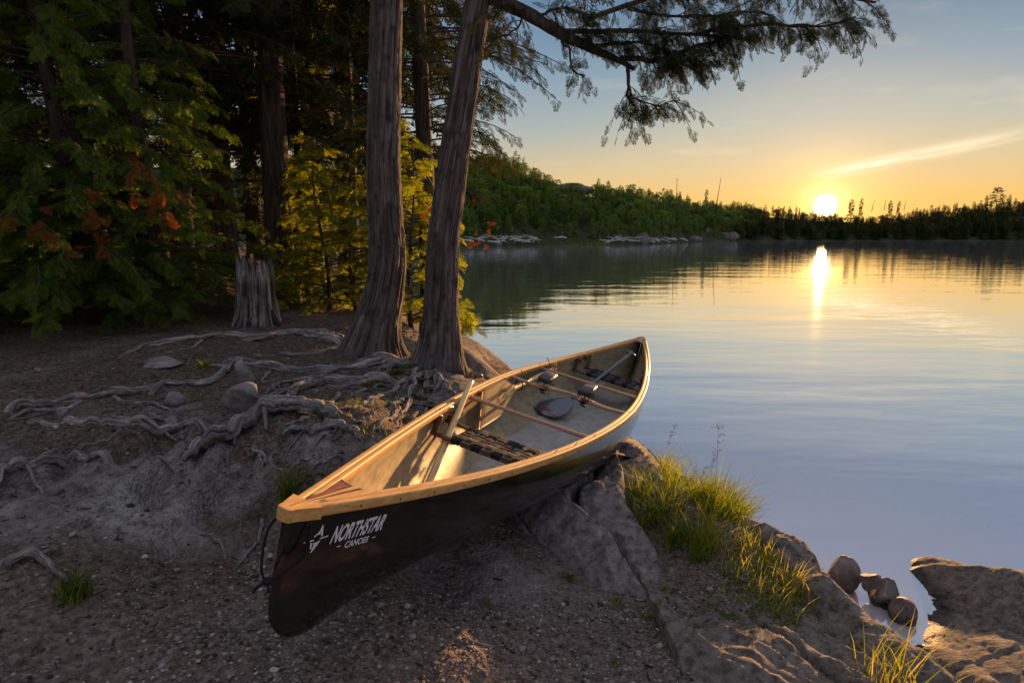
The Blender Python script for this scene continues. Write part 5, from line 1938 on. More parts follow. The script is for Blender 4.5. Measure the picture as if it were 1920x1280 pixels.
# azimuth 0 = away from the camera, 90 = right, 180 = towards the camera
near_tree('broad cedar with drooping green sprays to the ground and rusty dead tips, at far left', 140, 5.75, 4.2, .09,
          [(.12, .6, 34, 1.25, 1.3, .34, 'hi', .19, 26, (70, 290), .2), (.6, 1.5, 46, 1.35, 1.35, .42, 'hi', .19, 27, (60, 300), .2), (1.5, 3.2, 50, 1.35, .95, .5, 'hi', .19, 27, (50, 310), .2), (3.2, 4.1, 12, .8, .3, .35, 'hi', .19, 20, ALL, .15)], 101,
          dead=[(305, 378, 4.85, 16, .15), (262, 312, 4.95, 7, .13), (92, 440, 4.6, 9, .14), (165, 418, 4.7, 8, .13)])
near_tree('dense low cedar with fan shaped sprays beside the stump', 300, 6.0, 4.2, .09,
          [(.1, 1.2, 54, 1.0, 1.0, .36, 'hi', .17, 26, (40, 320), .25), (1.2, 2.6, 40, .95, .7, .4, 'hi', .17, 25, ALL, .2), (2.6, 4.1, 20, .8, .25, .3, 'mid', .26, 12, ALL, .2)], 102)
near_tree('cedar partly cut off by the left edge of the picture', -120, 5.7, 3.8, .09,
          [(.1, 2.6, 64, 1.35, 1.15, .4, 'hi', .2, 20, (20, 240), .25), (2.6, 3.6, 14, .9, .3, .35, 'mid', .3, 11, ALL, .15)], 103)
near_tree('black green cedar towering over the drooping cedar at far left', 40, 6.9, 9, .15, [(2.4, 6.2, 60, 2.1, 2.1, .3, 'mid', .34, 11, ALL, .1), (6.2, 8.8, 24, 1.7, .4, .3, 'mid', .36, 9, ALL, .1)], 112, 'leaf_shade')
near_tree('black green cedar towering over the low cedar', 262, 7.0, 9, .14, [(2.5, 6.2, 54, 1.9, 2.0, .3, 'mid', .34, 11, ALL, .1), (6.2, 8.8, 24, 1.7, .4, .3, 'mid', .36, 9, ALL, .1)], 113, 'leaf_shade')
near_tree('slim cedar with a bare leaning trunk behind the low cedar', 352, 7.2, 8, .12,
          [(2.4, 4.6, 34, 1.7, 1.7, .3, 'mid', .34, 10, ALL, .12), (4.6, 7.8, 24, 1.5, .4, .3, 'mid', .34, 9, ALL, .1)], 104, 'leaf_shade', lean=.045)
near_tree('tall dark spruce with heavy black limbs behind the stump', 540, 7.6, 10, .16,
          [(2.1, 3.2, 24, 1.6, 1.9, .2, 'mid', .32, 9, ALL, .05), (3.2, 6.0, 60, 2.2, 2.0, .28, 'mid', .36, 10, ALL, .05), (6, 9.8, 30, 1.6, .3, .3, 'mid', .36, 9, ALL, .05)], 105, 'leaf_shade')
near_tree('thin birch with pale ringed bark among sunlit leaves', 568, 8.4, 5, .06, [(1.2, 4.8, 30, .9, .5, .35, 'mid', .26, 10, ALL, .3)], 106, 'leaf_sunlit', name='birch_tree', bark='grey_wood')
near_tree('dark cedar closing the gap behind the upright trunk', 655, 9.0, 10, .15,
          [(2.2, 2.6, 10, 1.3, 1.5, .2, 'mid', .32, 9, ALL, .15), (2.4, 6, 60, 2.0, 1.8, .3, 'mid', .36, 10, ALL, .08), (6, 9.6, 24, 1.5, .4, .3, 'mid', .36, 9, ALL, .08)], 107, 'leaf_shade')
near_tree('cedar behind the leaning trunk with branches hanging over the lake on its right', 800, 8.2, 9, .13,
          [(2.0, 3.0, 12, 1.3, 1.5, .3, 'mid', .3, 10, (190, 330), .1), (2.3, 4.1, 20, 1.3, 1.75, .42, 'hi', .24, 15, (60, 140), .25), (3.4, 6, 34, 1.5, 1.6, .3, 'mid', .34, 9, (150, 380), .08), (6, 8.6, 20, 1.3, .4, .3, 'mid', .34, 9, ALL, .08)], 108, 'leaf_shade')
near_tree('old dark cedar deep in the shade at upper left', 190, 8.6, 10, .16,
          [(1.5, 3.5, 30, 1.8, 1.9, .3, 'mid', .36, 9, ALL, .1), (3.5, 6.5, 50, 2.1, 1.9, .3, 'mid', .38, 9, ALL, .08), (6.5, 9.8, 24, 1.5, .3, .3, 'mid', .38, 9, ALL, .08)], 109, 'leaf_shade')
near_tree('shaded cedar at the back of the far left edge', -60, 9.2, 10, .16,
          [(1.5, 6, 60, 2.2, 2.0, .3, 'mid', .38, 9, ALL, .08), (6, 9.8, 24, 1.5, .3, .3, 'mid', .38, 9, ALL, .08)], 110, 'leaf_shade')
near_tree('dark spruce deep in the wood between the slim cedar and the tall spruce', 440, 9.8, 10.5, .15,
          [(.8, 3, 30, 1.6, 1.7, .3, 'mid', .36, 9, ALL, .1), (3, 7, 54, 1.9, 1.6, .3, 'mid', .38, 9, ALL, .08), (7, 10.2, 22, 1.2, .3, .3, 'mid', .38, 9, ALL, .08)], 111, 'leaf_shade')
for k, (px, Y, h, lab) in enumerate([(60, 11.5, 12, 'far back cedar crown filling the upper left corner'), (270, 12.5, 12, 'back row cedar glimpsed between the old dark cedar and the slim one'), (490, 13, 12, 'back row cedar left of the tall spruce trunk'),
                                     (600, 11.5, 11, 'back row cedar right of the tall spruce trunk'), (735, 12.5, 11, 'back row cedar filling the gap between the two old trunks'), (-150, 11, 12, 'back row cedar beyond the left edge of the picture')]):
    near_tree(lab, px, Y, h, .16, [(.3 if px < 500 else 2.2, h * .5, 60, 2.0, 2.2, .3, 'lo', .5, 9, ALL, .12), (h * .5, h * .97, 44, 2.0, .4, .3, 'lo', .5, 9, ALL, .1)], 140 + k, 'leaf_shade')
for k, (px, Y, h, l0, lab, sd) in enumerate([
        (610, 7.0, 1.9, .62, 'sunlit young cedar right beside the stump', 120), (575, 7.7, 1.7, .55, 'yellow green cedar sapling behind the stump', 121),
        (668, 7.2, 1.7, .55, 'glowing cedar sapling partly hidden by the upright trunk', 122), (775, 6.9, 2.1, .6, 'backlit golden cedar sapling between the two old trunks', 123),
        (730, 8.0, 2.6, .7, 'taller backlit sapling rising between the two old trunks', 124), (835, 7.6, 1.8, .42, 'slender sapling peeping out right of the leaning trunk', 125),
        (500, 6.5, .7, .34, 'small green cedar seedling in front of the stump', 126)]):
    near_tree(lab, px, Y, h, .022, [(.05, h * .97, int(44 + 18 * h), l0 * 1.1, l0 * .35, .36, 'hi' if Y < 7.3 else 'mid', .17 if Y < 7.3 else .2, 20, ALL, .35)], sd, 'leaf_sunlit', name='cedar_sapling', cat='sapling',
              dead=[(775, 405, 6.9, 10, .16)] if sd == 123 else ([(904, 432, 7.4, 8, .1)] if sd == 125 else None))




# ------------------------------------------------------------------ grass
def blades(mb, C, rs, n, h0, h1, w, bend, spread, tone0=.45, tone1=.25, dirs=None):
    """n curved blades; C gives the foot points"""
    foot = C[rs.randint(len(C), size=n)] + rs.normal(size=(n, 3)) * [spread, spread, 0]
    h = rs.uniform(h0, h1, n)
    a = rs.uniform(0, 2 * math.pi, n)
    d = np.stack([np.cos(a), np.sin(a), np.zeros(n)], -1)
    if dirs is not None:
        d = d + dirs
    b = rs.uniform(.3, 1, n) * bend
    sd = np.stack([-np.sin(a + .6), np.cos(a + .6), np.zeros(n)], -1)
    lv = [0, .35, .7, 1.0]
    wd = [1, .85, .55, .06]
    P = []
    for t, q in zip(lv, wd):
        c = foot + d * (b * t * t)[:, None] * h[:, None] + np.array([0, 0, 1.0]) * (h * (t - .35 * b * t * t))[:, None]
        P += [c + sd * w * q * .5, c - sd * w * q * .5]
    V = np.stack(P, 1).reshape(-1, 3)
    o = (np.arange(n) * 8)[:, None]
    Q = np.concatenate([o + np.array([[2 * k, 2 * k + 1, 2 * k + 3, 2 * k + 2]]) for k in range(3)])
    tn = np.repeat(tone0 + rs.uniform(-tone1, tone1, n), 8)
    mb.add(V, Q, None, tn)


def top_h(x, y):
    return ground_h(x, y)


def poly_points(poly, n, rs, off=-.01):
    """random foot points on the ground inside a polygon of picture pixels"""
    W = np.array([on_ground(*q)[:2] for q in poly])
    lo, hi = W.min(0), W.max(0)
    out = []
    while len(out) < n:
        q = rs.uniform(lo, hi)
        c = False
        j = len(W) - 1
        for i in range(len(W)):
            if (W[i, 1] > q[1]) != (W[j, 1] > q[1]) and q[0] < (W[j, 0] - W[i, 0]) * (q[1] - W[i, 1]) / (W[j, 1] - W[i, 1]) + W[i, 0]:
                c = not c
            j = i
        if c:
            out.append(q)
    out = np.array(out)
    return np.column_stack([out, ground_h(out[:, 0], out[:, 1]) + off])


rs = np.random.RandomState(8)
C = poly_points([(1180, 975), (1210, 925), (1290, 915), (1370, 945), (1400, 985), (1380, 1020), (1300, 1055), (1215, 1030)], 320, rs)
base = C.mean(0)
t = thing('grass_clump', 'tall bushy sunlit grass clump with feathery seed stalks right of the canoe', 'grass', base)
mb = MB()
blades(mb, C - base, rs, 14000, .08, .24, .005, .95, .03, .45, .3)
blades(mb, C - base, rs, 700, .2, .36, .004, .9, .03, .55, .25)
mb.build('blades', M['grass'], t, tone=True)
mb = MB()
for k in range(26):
    f = C[rs.randint(len(C))] - base
    a = rs.uniform(0, 6.28)
    h = rs.uniform(.3, .5)
    d = np.array([math.cos(a), math.sin(a), 0]) * rs.uniform(.02, .16)
    P = spline(np.array([f, f + d * .4 + [0, 0, h * .6], f + d * 1.3 + [0, 0, h]]), 12)
    tube(mb, P, np.linspace(.0013, .0006, 12), 4)
    for j in range(16):
        u = rs.uniform(.68, 1)
        q = P[int(u * 11)]
        e = q + np.array([rs.normal() * .014, rs.normal() * .014, rs.uniform(.004, .022)])
        tube(mb, [q, e], .0007, 3)
        box(mb, e, (.003, .003, .006))
mb.build('seed_stalks', M['straw'], t)
mb = MB()
for k in range(60):                                  # broad leaved weeds at the foot of the clump
    f = C[rs.randint(len(C))] - base
    for j in range(5):
        a = rs.uniform(0, 6.28)
        ln = rs.uniform(.015, .03)
        d = np.array([math.cos(a), math.sin(a), .35])
        s_ = np.array([-math.sin(a), math.cos(a), 0]) * ln * .4
        c0 = f + [0, 0, rs.uniform(.02, .09)]
        mb.add([c0, c0 + d * ln * .5 + s_, c0 + d * ln, c0 + d * ln * .5 - s_], [(0, 1, 2, 3)], None, rs.uniform(.2, .8))
mb.build('weed_leaves', M['weed'], t, tone=True)
# trailing short grass between the clump and the ledge
rs = np.random.RandomState(9)
C = np.vstack([poly_points([(1330, 1030), (1400, 1000), (1440, 1040), (1480, 1090), (1510, 1140), (1450, 1160), (1390, 1120)], 160, rs), poly_points([(1380, 1120), (1470, 1130), (1500, 1180), (1490, 1250), (1440, 1220)], 30, rs)])
mb = MB()
blades(mb, C, rs, 3200, .012, .048, .0042, 1.1, .045, .5, .35)
blades(mb, C[:160], rs, 160, .07, .16, .0036, .8, .03, .7, .25)
tag(mb.build('grass', M['grass'], None, tone=True, loc=C.mean(0)), 'short yellow green grass trailing along the inside of the ledge', 'grass', kind='stuff')
# litter of low sprigs among the roots
rs = np.random.RandomState(12)
C = np.vstack([poly_points(q, 40, rs) for q in ([(240, 690), (500, 650), (640, 660), (620, 690), (420, 690), (250, 720)], [(560, 760), (720, 740), (780, 780), (700, 830), (600, 830)], [(330, 740), (420, 730), (400, 790), (330, 780)], [(640, 700), (740, 710), (700, 740)])])
mb = MB()
blades(mb, C, rs, 900, .015, .06, .003, .9, .05, .4, .35)
tag(mb.build('grass', M['grass'], None, tone=True, loc=C.mean(0)), 'thin wisps of grass growing between the tree roots', 'grass', kind='stuff')


def tuft(label, px, py, n, h0, h1, spread, seed, group=None, w=.0032, bend=.8, tone=.5, lift=0.0, straw=0, name='grass_tuft'):
    rs = np.random.RandomState(seed)
    g = on_ground(px, py)
    g[2] = ground_h(g[:1], g[1:2])[0] + lift
    mb = MB()
    blades(mb, np.zeros((1, 3)) - [0, 0, .005], rs, n, h0, h1, w, bend, spread, tone, .3)
    return tag(mb.build(name, M['grass'], None, tone=True, loc=(0, 0, 0)), label, 'grass', group), g


for k, (px, py, s) in enumerate([(910, 1134, 1), (1155, 1076, 1), (1140, 1106, .9), (1190, 1110, 1.1), (1238, 1111, 1.2), (1268, 1113, 1.3), (1325, 1105, 1.2), (1155, 1130, 1.2), (1202, 1146, 1),
                                  (1331, 1140, 1.2), (1215, 1180, .8), (1196, 1156, .7), (1290, 1175, .9), (1330, 1200, .8), (1068, 1086, 1), (1155, 1245, .9), (1376, 1162, 1.2), (1320, 1180, .8)]):
    o, g = tuft('small bright green tuft of grass sprouting from the gravel on the right', px, py, int(70 * s), .008, .026 * s, .016 * s, 500 + k, 'green tufts growing in the gravel', .0034, 1.1, .45)
    o.location = g
for lab, px, py, n, h0, h1, sp, sd, tn in (
        ('dry grass tuft growing beside the bow of the canoe', 538, 940, 120, .08, .2, .02, 550, .35), ('limp dark grass tuft hanging at the foot of the pale mound', 140, 1120, 130, .05, .13, .022, 551, .3),
        ('green tuft against the ledge at the edge of the gravel, among lower cracked rock', 1480, 1235, 90, .04, .1, .018, 552, .6), ('upright yellow grass beside the trailing grass at the ledge', 1480, 1110, 70, .08, .2, .03, 553, .75),
        ('small grass tuft on the root mound below the trees', 690, 726, 80, .03, .08, .02, 554, .45), ('wispy grass tuft growing in front of the back roots', 385, 690, 60, .04, .1, .025, 555, .4)):
    o, g = tuft(lab, px, py, n, h0, h1, sp, sd, None, .004, 1.0, tn)
    o.location = g
o, g = tuft('tall thin yellow grass tuft at the bottom edge between the ledge and the slab', 1670, 1290, 60, .12, .36, .05, 560, None, .0045, .8, .78)
o.location = at_z(1665, 1300, -1.49)
# small leafy weeds on the gravel
for k, (px, py, lab) in enumerate([(1066, 1084, 'flat leafy weed on the gravel below the grooved rock'), (1215, 1165, 'small dark leafy weed on the gravel beside tiny tufts'), (1170, 850, 'little green weed growing on the rock right below the stern'), (1470, 1095, 'broad leaved green weed at the ledge among yellow grass')]):
    rs = np.random.RandomState(600 + k)
    g = on_ground(px, py) if k != 2 else at_z(1172, 846, -1.335)
    mb = MB()
    for j in range(14):
        a = rs.uniform(0, 6.28)
        ln = rs.uniform(.02, .042)
        d = np.array([math.cos(a), math.sin(a), rs.uniform(.1, .6)])
        s_ = np.array([-math.sin(a), math.cos(a), 0]) * ln * .28
        c0 = np.array([0, 0, .004]) + rs.normal(size=3) * [.012, .012, 0]
        mb.add([c0, c0 + d * ln * .5 + s_, c0 + d * ln - [0, 0, .004], c0 + d * ln * .5 - s_], [(0, 1, 2, 3)], None, rs.uniform(.2, .8))
    tag(mb.build('weed', M['weed'], None, tone=True), lab, 'weed').location = g


# ------------------------------------------------------------------ gravel and litter lying on the ground
def scatter_stones(name, label, m, n, area, s0, s1, seed, sub, weight=None, flat=.6, power=2.2):
    rs = np.random.RandomState(seed)
    x0, x1, y0, y1 = area
    pts = np.zeros((0, 2))
    while len(pts) < n:
        q = rs.uniform((x0, y0), (x1, y1), (n * 2, 2))
        if weight is not None:
            q = q[rs.uniform(0, 1, len(q)) < weight(q[:, 0], q[:, 1])]
        pts = np.vstack([pts, q])
    pts = pts[:n]
    z = ground_h(pts[:, 0], pts[:, 1])
    sz = s0 + (s1 - s0) * rs.uniform(0, 1, n) ** power
    PV, PT = ico(sub)
    forms = [PV * (1 + .28 * vnoise(PV * 1.3 + 11 * j)[:, None]) * rs.uniform(.7, 1.2, 3) * [1, 1, flat] for j in range(8)]
    Vs, Ts, tn = [], [], []
    f = rs.randint(8, size=n)
    a = rs.uniform(0, 6.28, n)
    k = len(PV)
    V = np.array(forms)[f] * (sz / 2)[:, None, None]
    c, s = np.cos(a)[:, None], np.sin(a)[:, None]
    W = np.stack([V[:, :, 0] * c - V[:, :, 1] * s, V[:, :, 0] * s + V[:, :, 1] * c, V[:, :, 2]], -1)
    W += np.column_stack([pts, z + sz * .12])[:, None, :]
    T = (PT[None] + (np.arange(n) * k)[:, None, None]).reshape(-1, 3)
    tone = np.repeat(np.clip(rs.normal(.47, .26, n), 0, 1), k)
    return tag(mk(name, W.reshape(-1, 3), T, m, smooth=True, tone=tone), label, 'gravel' if 'gravel' in name else 'litter', kind='stuff')


def gravel_w(x, y):
    n = fbm(np.stack([x * 1.7, y * 1.7, x * 0 + 2], -1), 3)
    w = np.clip((2.3 - y + n * .15 + .45 * np.clip(x, 0, 2)) / .25, .0, 1)
    w = np.where(x < -.7, w * np.clip((x + 2.0) / 1.6, .12, 1), w)
    return np.clip(w * (.55 + .6 * n + .3), 0, 1)


scatter_stones('gravel', 'coarse brown and grey gravel covering the foreground', M['pebble'], 17000, (-1.7, 1.35, 1.15, 3.1), .004, .017, 1, 1, gravel_w, power=2.2)
scatter_stones('gravel', 'larger pebbles scattered through the gravel and over the bank', M['pebble'], 1300, (-2.6, 1.3, 1.15, 5.0), .01, .03, 2, 2, lambda x, y: np.clip(gravel_w(x, y) + .16, 0, 1), power=2.6)


def twig_litter():
    rs = np.random.RandomState(4)
    n = 6500
    x, y = rs.uniform(-3.6, 1.0, n), rs.uniform(1.2, 6.0, n)
    keep = rs.uniform(0, 1, n) < np.where(y > 2.6, .9, .3)
    x, y = x[keep], y[keep]
    n = len(x)
    z = ground_h(x, y)
    a = rs.uniform(0, math.pi, n)
    ln, w = rs.uniform(.01, .055, n) * rs.uniform(.5, 1.3, n), rs.uniform(.0012, .0034, n)
    d = np.stack([np.cos(a), np.sin(a), rs.uniform(-.12, .12, n)], -1)
    s = np.stack([-np.sin(a), np.cos(a), np.zeros(n)], -1)
    c = np.stack([x, y, z + w + .001], -1)
    V = []
    for e in (-1, 1):
        for u, v in ((1, -1), (0, 1), (-1, -1)):
            V.append(c + d * (e * ln / 2)[:, None] + s * (u * w)[:, None] + np.array([0, 0, 1.0]) * (v * w * .7)[:, None])
    V = np.stack(V, 1).reshape(-1, 3)
    o = (np.arange(n) * 6)[:, None]
    Q = np.concatenate([o + np.array([[0, 1, 4, 3]]), o + np.array([[1, 2, 5, 4]]), o + np.array([[2, 0, 3, 5]])])
    tag(mk('leaf_litter', V, Q, M['litter'], smooth=False, tone=np.repeat(rs.uniform(.1, .9, n), 6)), 'dead twigs and bark crumbs strewn over the soil', 'litter', kind='stuff')


twig_litter()


# ------------------------------------------------------------------ the far shore
SH_PX = np.array([-400, 300, 700, 870, 950, 1040, 1120, 1200, 1300, 1400, 1500, 1700, 1920, 2100, 2600], float)
SH_Y = np.array([462, 462, 462, 462.5, 461, 459.5, 459, 458, 453.5, 451.5, 450.8, 450.8, 451, 451, 451], float)
TOP_PX = np.array([-400, 300, 700, 820, 880, 960, 1000, 1060, 1100, 1180, 1250, 1300, 1380, 1480, 1560, 1640, 1700, 1780, 1860, 1920, 2050, 2600], float)
TOP_Y = np.array([290, 284, 282, 284, 290, 297, 310, 322, 342, 352, 362, 377, 384, 394, 402, 404, 398, 388, 383, 377, 372, 372], float)


def shore_dist(px):
    return CAMZ * FPX / (np.interp(px, SH_PX, SH_Y) - HOR)


def tree_h(px):
    return np.interp(px, [870, 1250, 1400, 1550, 1920], [5.2, 5.0, 6.0, 5.5, 7.0])


def hill_h(px, k):
    """terrain height at bearing px, k = distance / shore distance"""
    D = shore_dist(px)
    kr = 1.42
    top = CAMZ + (HOR - np.interp(px, TOP_PX, TOP_Y)) / FPX * D * kr - tree_h(px) * .85
    top = np.maximum(top, 1.2)
    u = (k - 1) / (kr - 1)
    h = np.where(u < 0, u * 12, np.where(u < 1, .35 + (top - .35) * np.clip(u, 0, 1) ** .8, top - (u - 1) * 1.5))
    return h


def bearing(px, dist):
    """point on the map in the direction of picture column px (at the horizon) and distance along it"""
    a = (px - 960) / FPX * math.cos(PITCH)
    return np.stack([a * dist, np.ones_like(a) * dist], -1)


def build_hills():
    px = np.arange(-400, 2601, 12.0)
    k = np.concatenate([np.linspace(.96, 1.5, 60), np.linspace(1.55, 3.5, 14)])
    PX, K = np.meshgrid(px, k, indexing='ij')
    p, kk = PX.ravel(), K.ravel()
    xy = bearing(p, shore_dist(p) * kk)
    z = hill_h(p, kk)
    q = np.column_stack([xy * .07, p * 0])
    z = z + np.clip((kk - 1) * 6, 0, 1) * fbm(q, 4) * .9
    m = mat('hill_soil', [(.3, (.02, .03, .01)), (.5, (.035, .045, .016)), (.7, (.06, .065, .03))], .4, rough=1)
    tag(mk('hills', np.column_stack([xy, z]), grid_faces(len(px), len(k)), m), kind='structure')


build_hills()


def far_crown(rs, kind, h):
    """small conifer or bushy tree of many leaf faces; foot at the origin"""
    V, T, tone = [], [], []
    n = {'spire': 260, 'bush': 300, 'ragged': 240}[kind]
    for _ in range(n):
        u = rs.uniform(0, 1) ** (.8 if kind != 'bush' else .6)
        z = h * (.06 + .94 * u)
        if kind == 'spire':
            R_ = h * .2 * (1 - u) ** .8 * (.65 + .35 * math.cos(u * h * 7)) + .03
        elif kind == 'ragged':
            R_ = h * .17 * (1 - u) ** .6 * rs.uniform(.4, 1.3) + .04
        else:
            R_ = h * .34 * math.sqrt(max(1 - (2 * u - .9) ** 2 / 1.3, .02)) * rs.uniform(.7, 1.1)
        a = rs.uniform(0, 6.283)
        r = R_ * math.sqrt(rs.uniform(.15, 1))
        c = np.array([r * math.cos(a), r * math.sin(a), z])
        out = np.array([math.cos(a), math.sin(a), -.35 if kind != 'bush' else rs.uniform(-.3, .7)])
        s = h * (.075 if kind != 'bush' else .06) * rs.uniform(.6, 1.3) * (1 - .55 * u * (kind != 'bush'))
        sd = np.array([-math.sin(a), math.cos(a), rs.uniform(-.4, .4)]) * s * .55
        i = len(V)
        V += [c - out * s * .4 + sd * .3, c + out * s, c - out * s * .4 - sd, c + sd + [0, 0, s * .3]]
        T += [(i, i + 1, i + 2), (i, i + 3, i + 1)]
        tone += [rs.uniform(.2, .8) * .6 + .2 + .15 * (r / (R_ + 1e-6) - .6)] * 4
    if kind != 'bush':                                # leader
        i = len(V)
        w = h * .012
        V += [(w, 0, h * .8), (-w, 0, h * .8), (0, 0, h * 1.05), (0, w, h * .8)]
        T += [(i, i + 1, i + 2), (i + 1, i + 3, i + 2)]
        tone += [.4] * 4
    # stem
    i = len(V)
    w = h * .014
    V += [(w, 0, -.4), (-w * .5, w, -.4), (-w * .5, -w, -.4), (0, 0, h * .9)]
    T += [(i, i + 1, i + 3), (i + 1, i + 2, i + 3), (i + 2, i, i + 3)]
    tone += [.3] * 4
    return np.array(V, float), np.array(T), np.array(tone)


_rf = np.random.RandomState(40)
KINDS = ['spire', 'spire', 'spire', 'ragged', 'ragged', 'bush', 'bush', 'bush']
FORMS = [far_crown(_rf, k, 1.0) for k in KINDS]


def far_spot(px, k):
    D = float(shore_dist(px)) * k
    xy = bearing(np.array([px]), np.array([D]))[0]
    return np.array([xy[0], xy[1], float(hill_h(np.array([px]), np.array([k]))[0])])


def plant_far():
    rs = np.random.RandomState(41)
    protos = {}

    def put(form, p, h, m, name, label, group, wide=1.0, cat='tree'):
        key = (form, m)
        if key not in protos:
            V, T, tn = FORMS[form]
            o = mk(name, V, T, M[m], smooth=False, tone=tn)
            protos[key] = o
        else:
            o = protos[key].copy()
            COL.objects.link(o)
        o.name = name
        o.location = p - [0, 0, .1]
        o.rotation_euler = (rs.uniform(-.04, .04), rs.uniform(-.04, .04), rs.uniform(0, 6.28))
        o.scale = (h * wide, h * wide, h)
        return tag(o, label, cat, group)
    # hillside across the bay: the nearest ones as single trees, the rest as one mass
    spots = []
    for _ in range(1500):
        px = rs.uniform(800, 1420)
        k = 1.015 + .43 * rs.uniform(0, 1)
        spots.append((k, px))
    spots.sort()
    seen = []
    chosen, rest = [], []
    for k, px in spots:
        if k > 1.27 and (1030 < px < 1112 or 1000 < px < 1030 and k > 1.33):
            continue                                 # the bare rock on the hilltop
        p = far_spot(px, k)
        if any((p[0] - q[0]) ** 2 + (p[1] - q[1]) ** 2 < 1.15 ** 2 for q in seen):
            continue
        seen.append(p)
        (chosen if px > 872 and (k < 1.05 or k > 1.37) and len(chosen) < 215 else rest).append((px, k, p))
    for px, k, p in chosen:
        bush = rs.uniform() < (.6 if k < 1.08 else .12)
        form = rs.randint(5, 8) if bush else rs.randint(0, 5)
        h = tree_h(px) * rs.uniform(.55, 1.15) * (.62 if bush else 1)
        if k < 1.1:
            put(form, p, h, 'far_leaf', 'bushy_tree' if bush else 'young_pine', 'green bushy tree on the left far shore just above the driftwood' if bush else 'young green pine on the left far shore just above the driftwood',
                ('bushes' if bush else 'pines') + ' lining the left far shore')
        else:
            put(form, p, h, 'far_leaf', 'bushy_tree' if bush else 'young_pine', 'round bushy tree on the skyline of the left far hill' if bush else 'small pointed pine on the skyline of the left far hill',
                ('bushes' if bush else 'pines') + ' on the skyline of the left hill')
    mb = MB()
    for px, k, p in rest:
        V, T, tn = FORMS[rs.choice(8, p=[.1, .1, .1, .1, .1, .17, .17, .16])]
        h = tree_h(px) * rs.uniform(.5, 1.05)
        a = rs.uniform(0, 6.28)
        c, s = math.cos(a), math.sin(a)
        W = V * [h * 1.15, h * 1.15, h]
        mb.add(np.stack([W[:, 0] * c - W[:, 1] * s, W[:, 0] * s + W[:, 1] * c, W[:, 2]], -1) + p, None, T, np.clip(tn + rs.uniform(-.2, .2), 0, 1))
    tag(mb.build('woodland', M['far_leaf'], None, smooth=False, tone=True), 'dense green young wood covering the slope of the left far hill', 'woodland', kind='stuff')
    # low dark shore straight across and to the right
    mb = MB()
    n = 0
    for _ in range(1900):
        px, k = rs.uniform(1380, 2500), 1.002 + .43 * rs.uniform(0, 1) ** 1.6
        p = far_spot(px, k)
        V, T, tn = FORMS[rs.choice(8, p=[.14, .14, .14, .12, .12, .12, .11, .11])]
        h = float(tree_h(px)) * rs.uniform(.45, .95)
        mb.add(V * [h * 1.3, h * 1.3, h] + p, None, T, np.clip(tn + rs.uniform(-.2, .2), 0, 1))
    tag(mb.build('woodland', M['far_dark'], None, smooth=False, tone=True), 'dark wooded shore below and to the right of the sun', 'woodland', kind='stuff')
    for px in np.concatenate([np.arange(1372, 1545, 9.0), np.arange(1690, 1925, 9.0)]):
        if 1525 < px < 1575:
            continue
        q = px + rs.uniform(-4, 4)
        p = far_spot(q, 1.42)
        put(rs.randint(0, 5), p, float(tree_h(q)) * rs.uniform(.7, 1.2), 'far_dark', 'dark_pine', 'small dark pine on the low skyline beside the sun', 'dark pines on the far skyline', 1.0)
    for px, y, form, wide, lab in ((1862, 354, 3, 1.9, 'tall broad pine standing above the right skyline'), (1592, 376, 1, 1.2, 'dark pine just right of the sun, leftmost of a pair'), (1609, 374, 0, .8, 'narrow spire of a spruce close to the right of the sun'),
                                   (1666, 378, 1, 1.0, 'small dark spruce left of a close pair right of the sun'), (1679, 379, 0, .9, 'slim spruce right of its near twin on the low skyline'), (1843, 369, 0, .9, 'thin spruce just left of the tall broad pine'),
                                   (1884, 367, 1, .9, 'slim spruce just right of the tall broad pine'), (1340, 352, 4, 1.0, None), (1322, 358, 0, .9, 'pointed pine on the skyline between the two tall snags')):
        if not lab:
            continue
        p = far_spot(px, 1.43)
        h = CAMZ + (HOR - y) / FPX * p[1] - p[2]
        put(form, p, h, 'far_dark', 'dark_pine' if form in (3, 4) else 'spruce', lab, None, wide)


plant_far()


def snag(label, px0, y0, px1, y1, k, r, seed, twigs=5, name='dead_tree'):
    a = far_spot(px0, k)
    a[2] = max(a[2], CAMZ + (HOR - y0) / FPX * a[1])
    b = np.array([(px1 - 960) / FPX * math.cos(PITCH) * a[1], a[1], CAMZ + (HOR - y1) / FPX * a[1]])
    rs = np.random.RandomState(seed)
    mb = MB()
    P = spline(np.array([a - [0, 0, 1.2], a * .5 + b * .5 + [rs.normal() * .08, 0, 0], b]), 20)
    tube(mb, P - a, np.linspace(r, r * .35, 20), 8)
    for _ in range(twigs):
        i = rs.randint(6, 19)
        d = rs.normal(size=3) * [1, .6, .4]
        d /= np.linalg.norm(d)
        tube(mb, [P[i] - a, P[i] - a + d * rs.uniform(.3, 1.3) * (r / .1)], [r * .25, r * .08], 5)
    tag(mb.build(name, M['grey_wood'], None, loc=None), label, 'dead tree').location = a


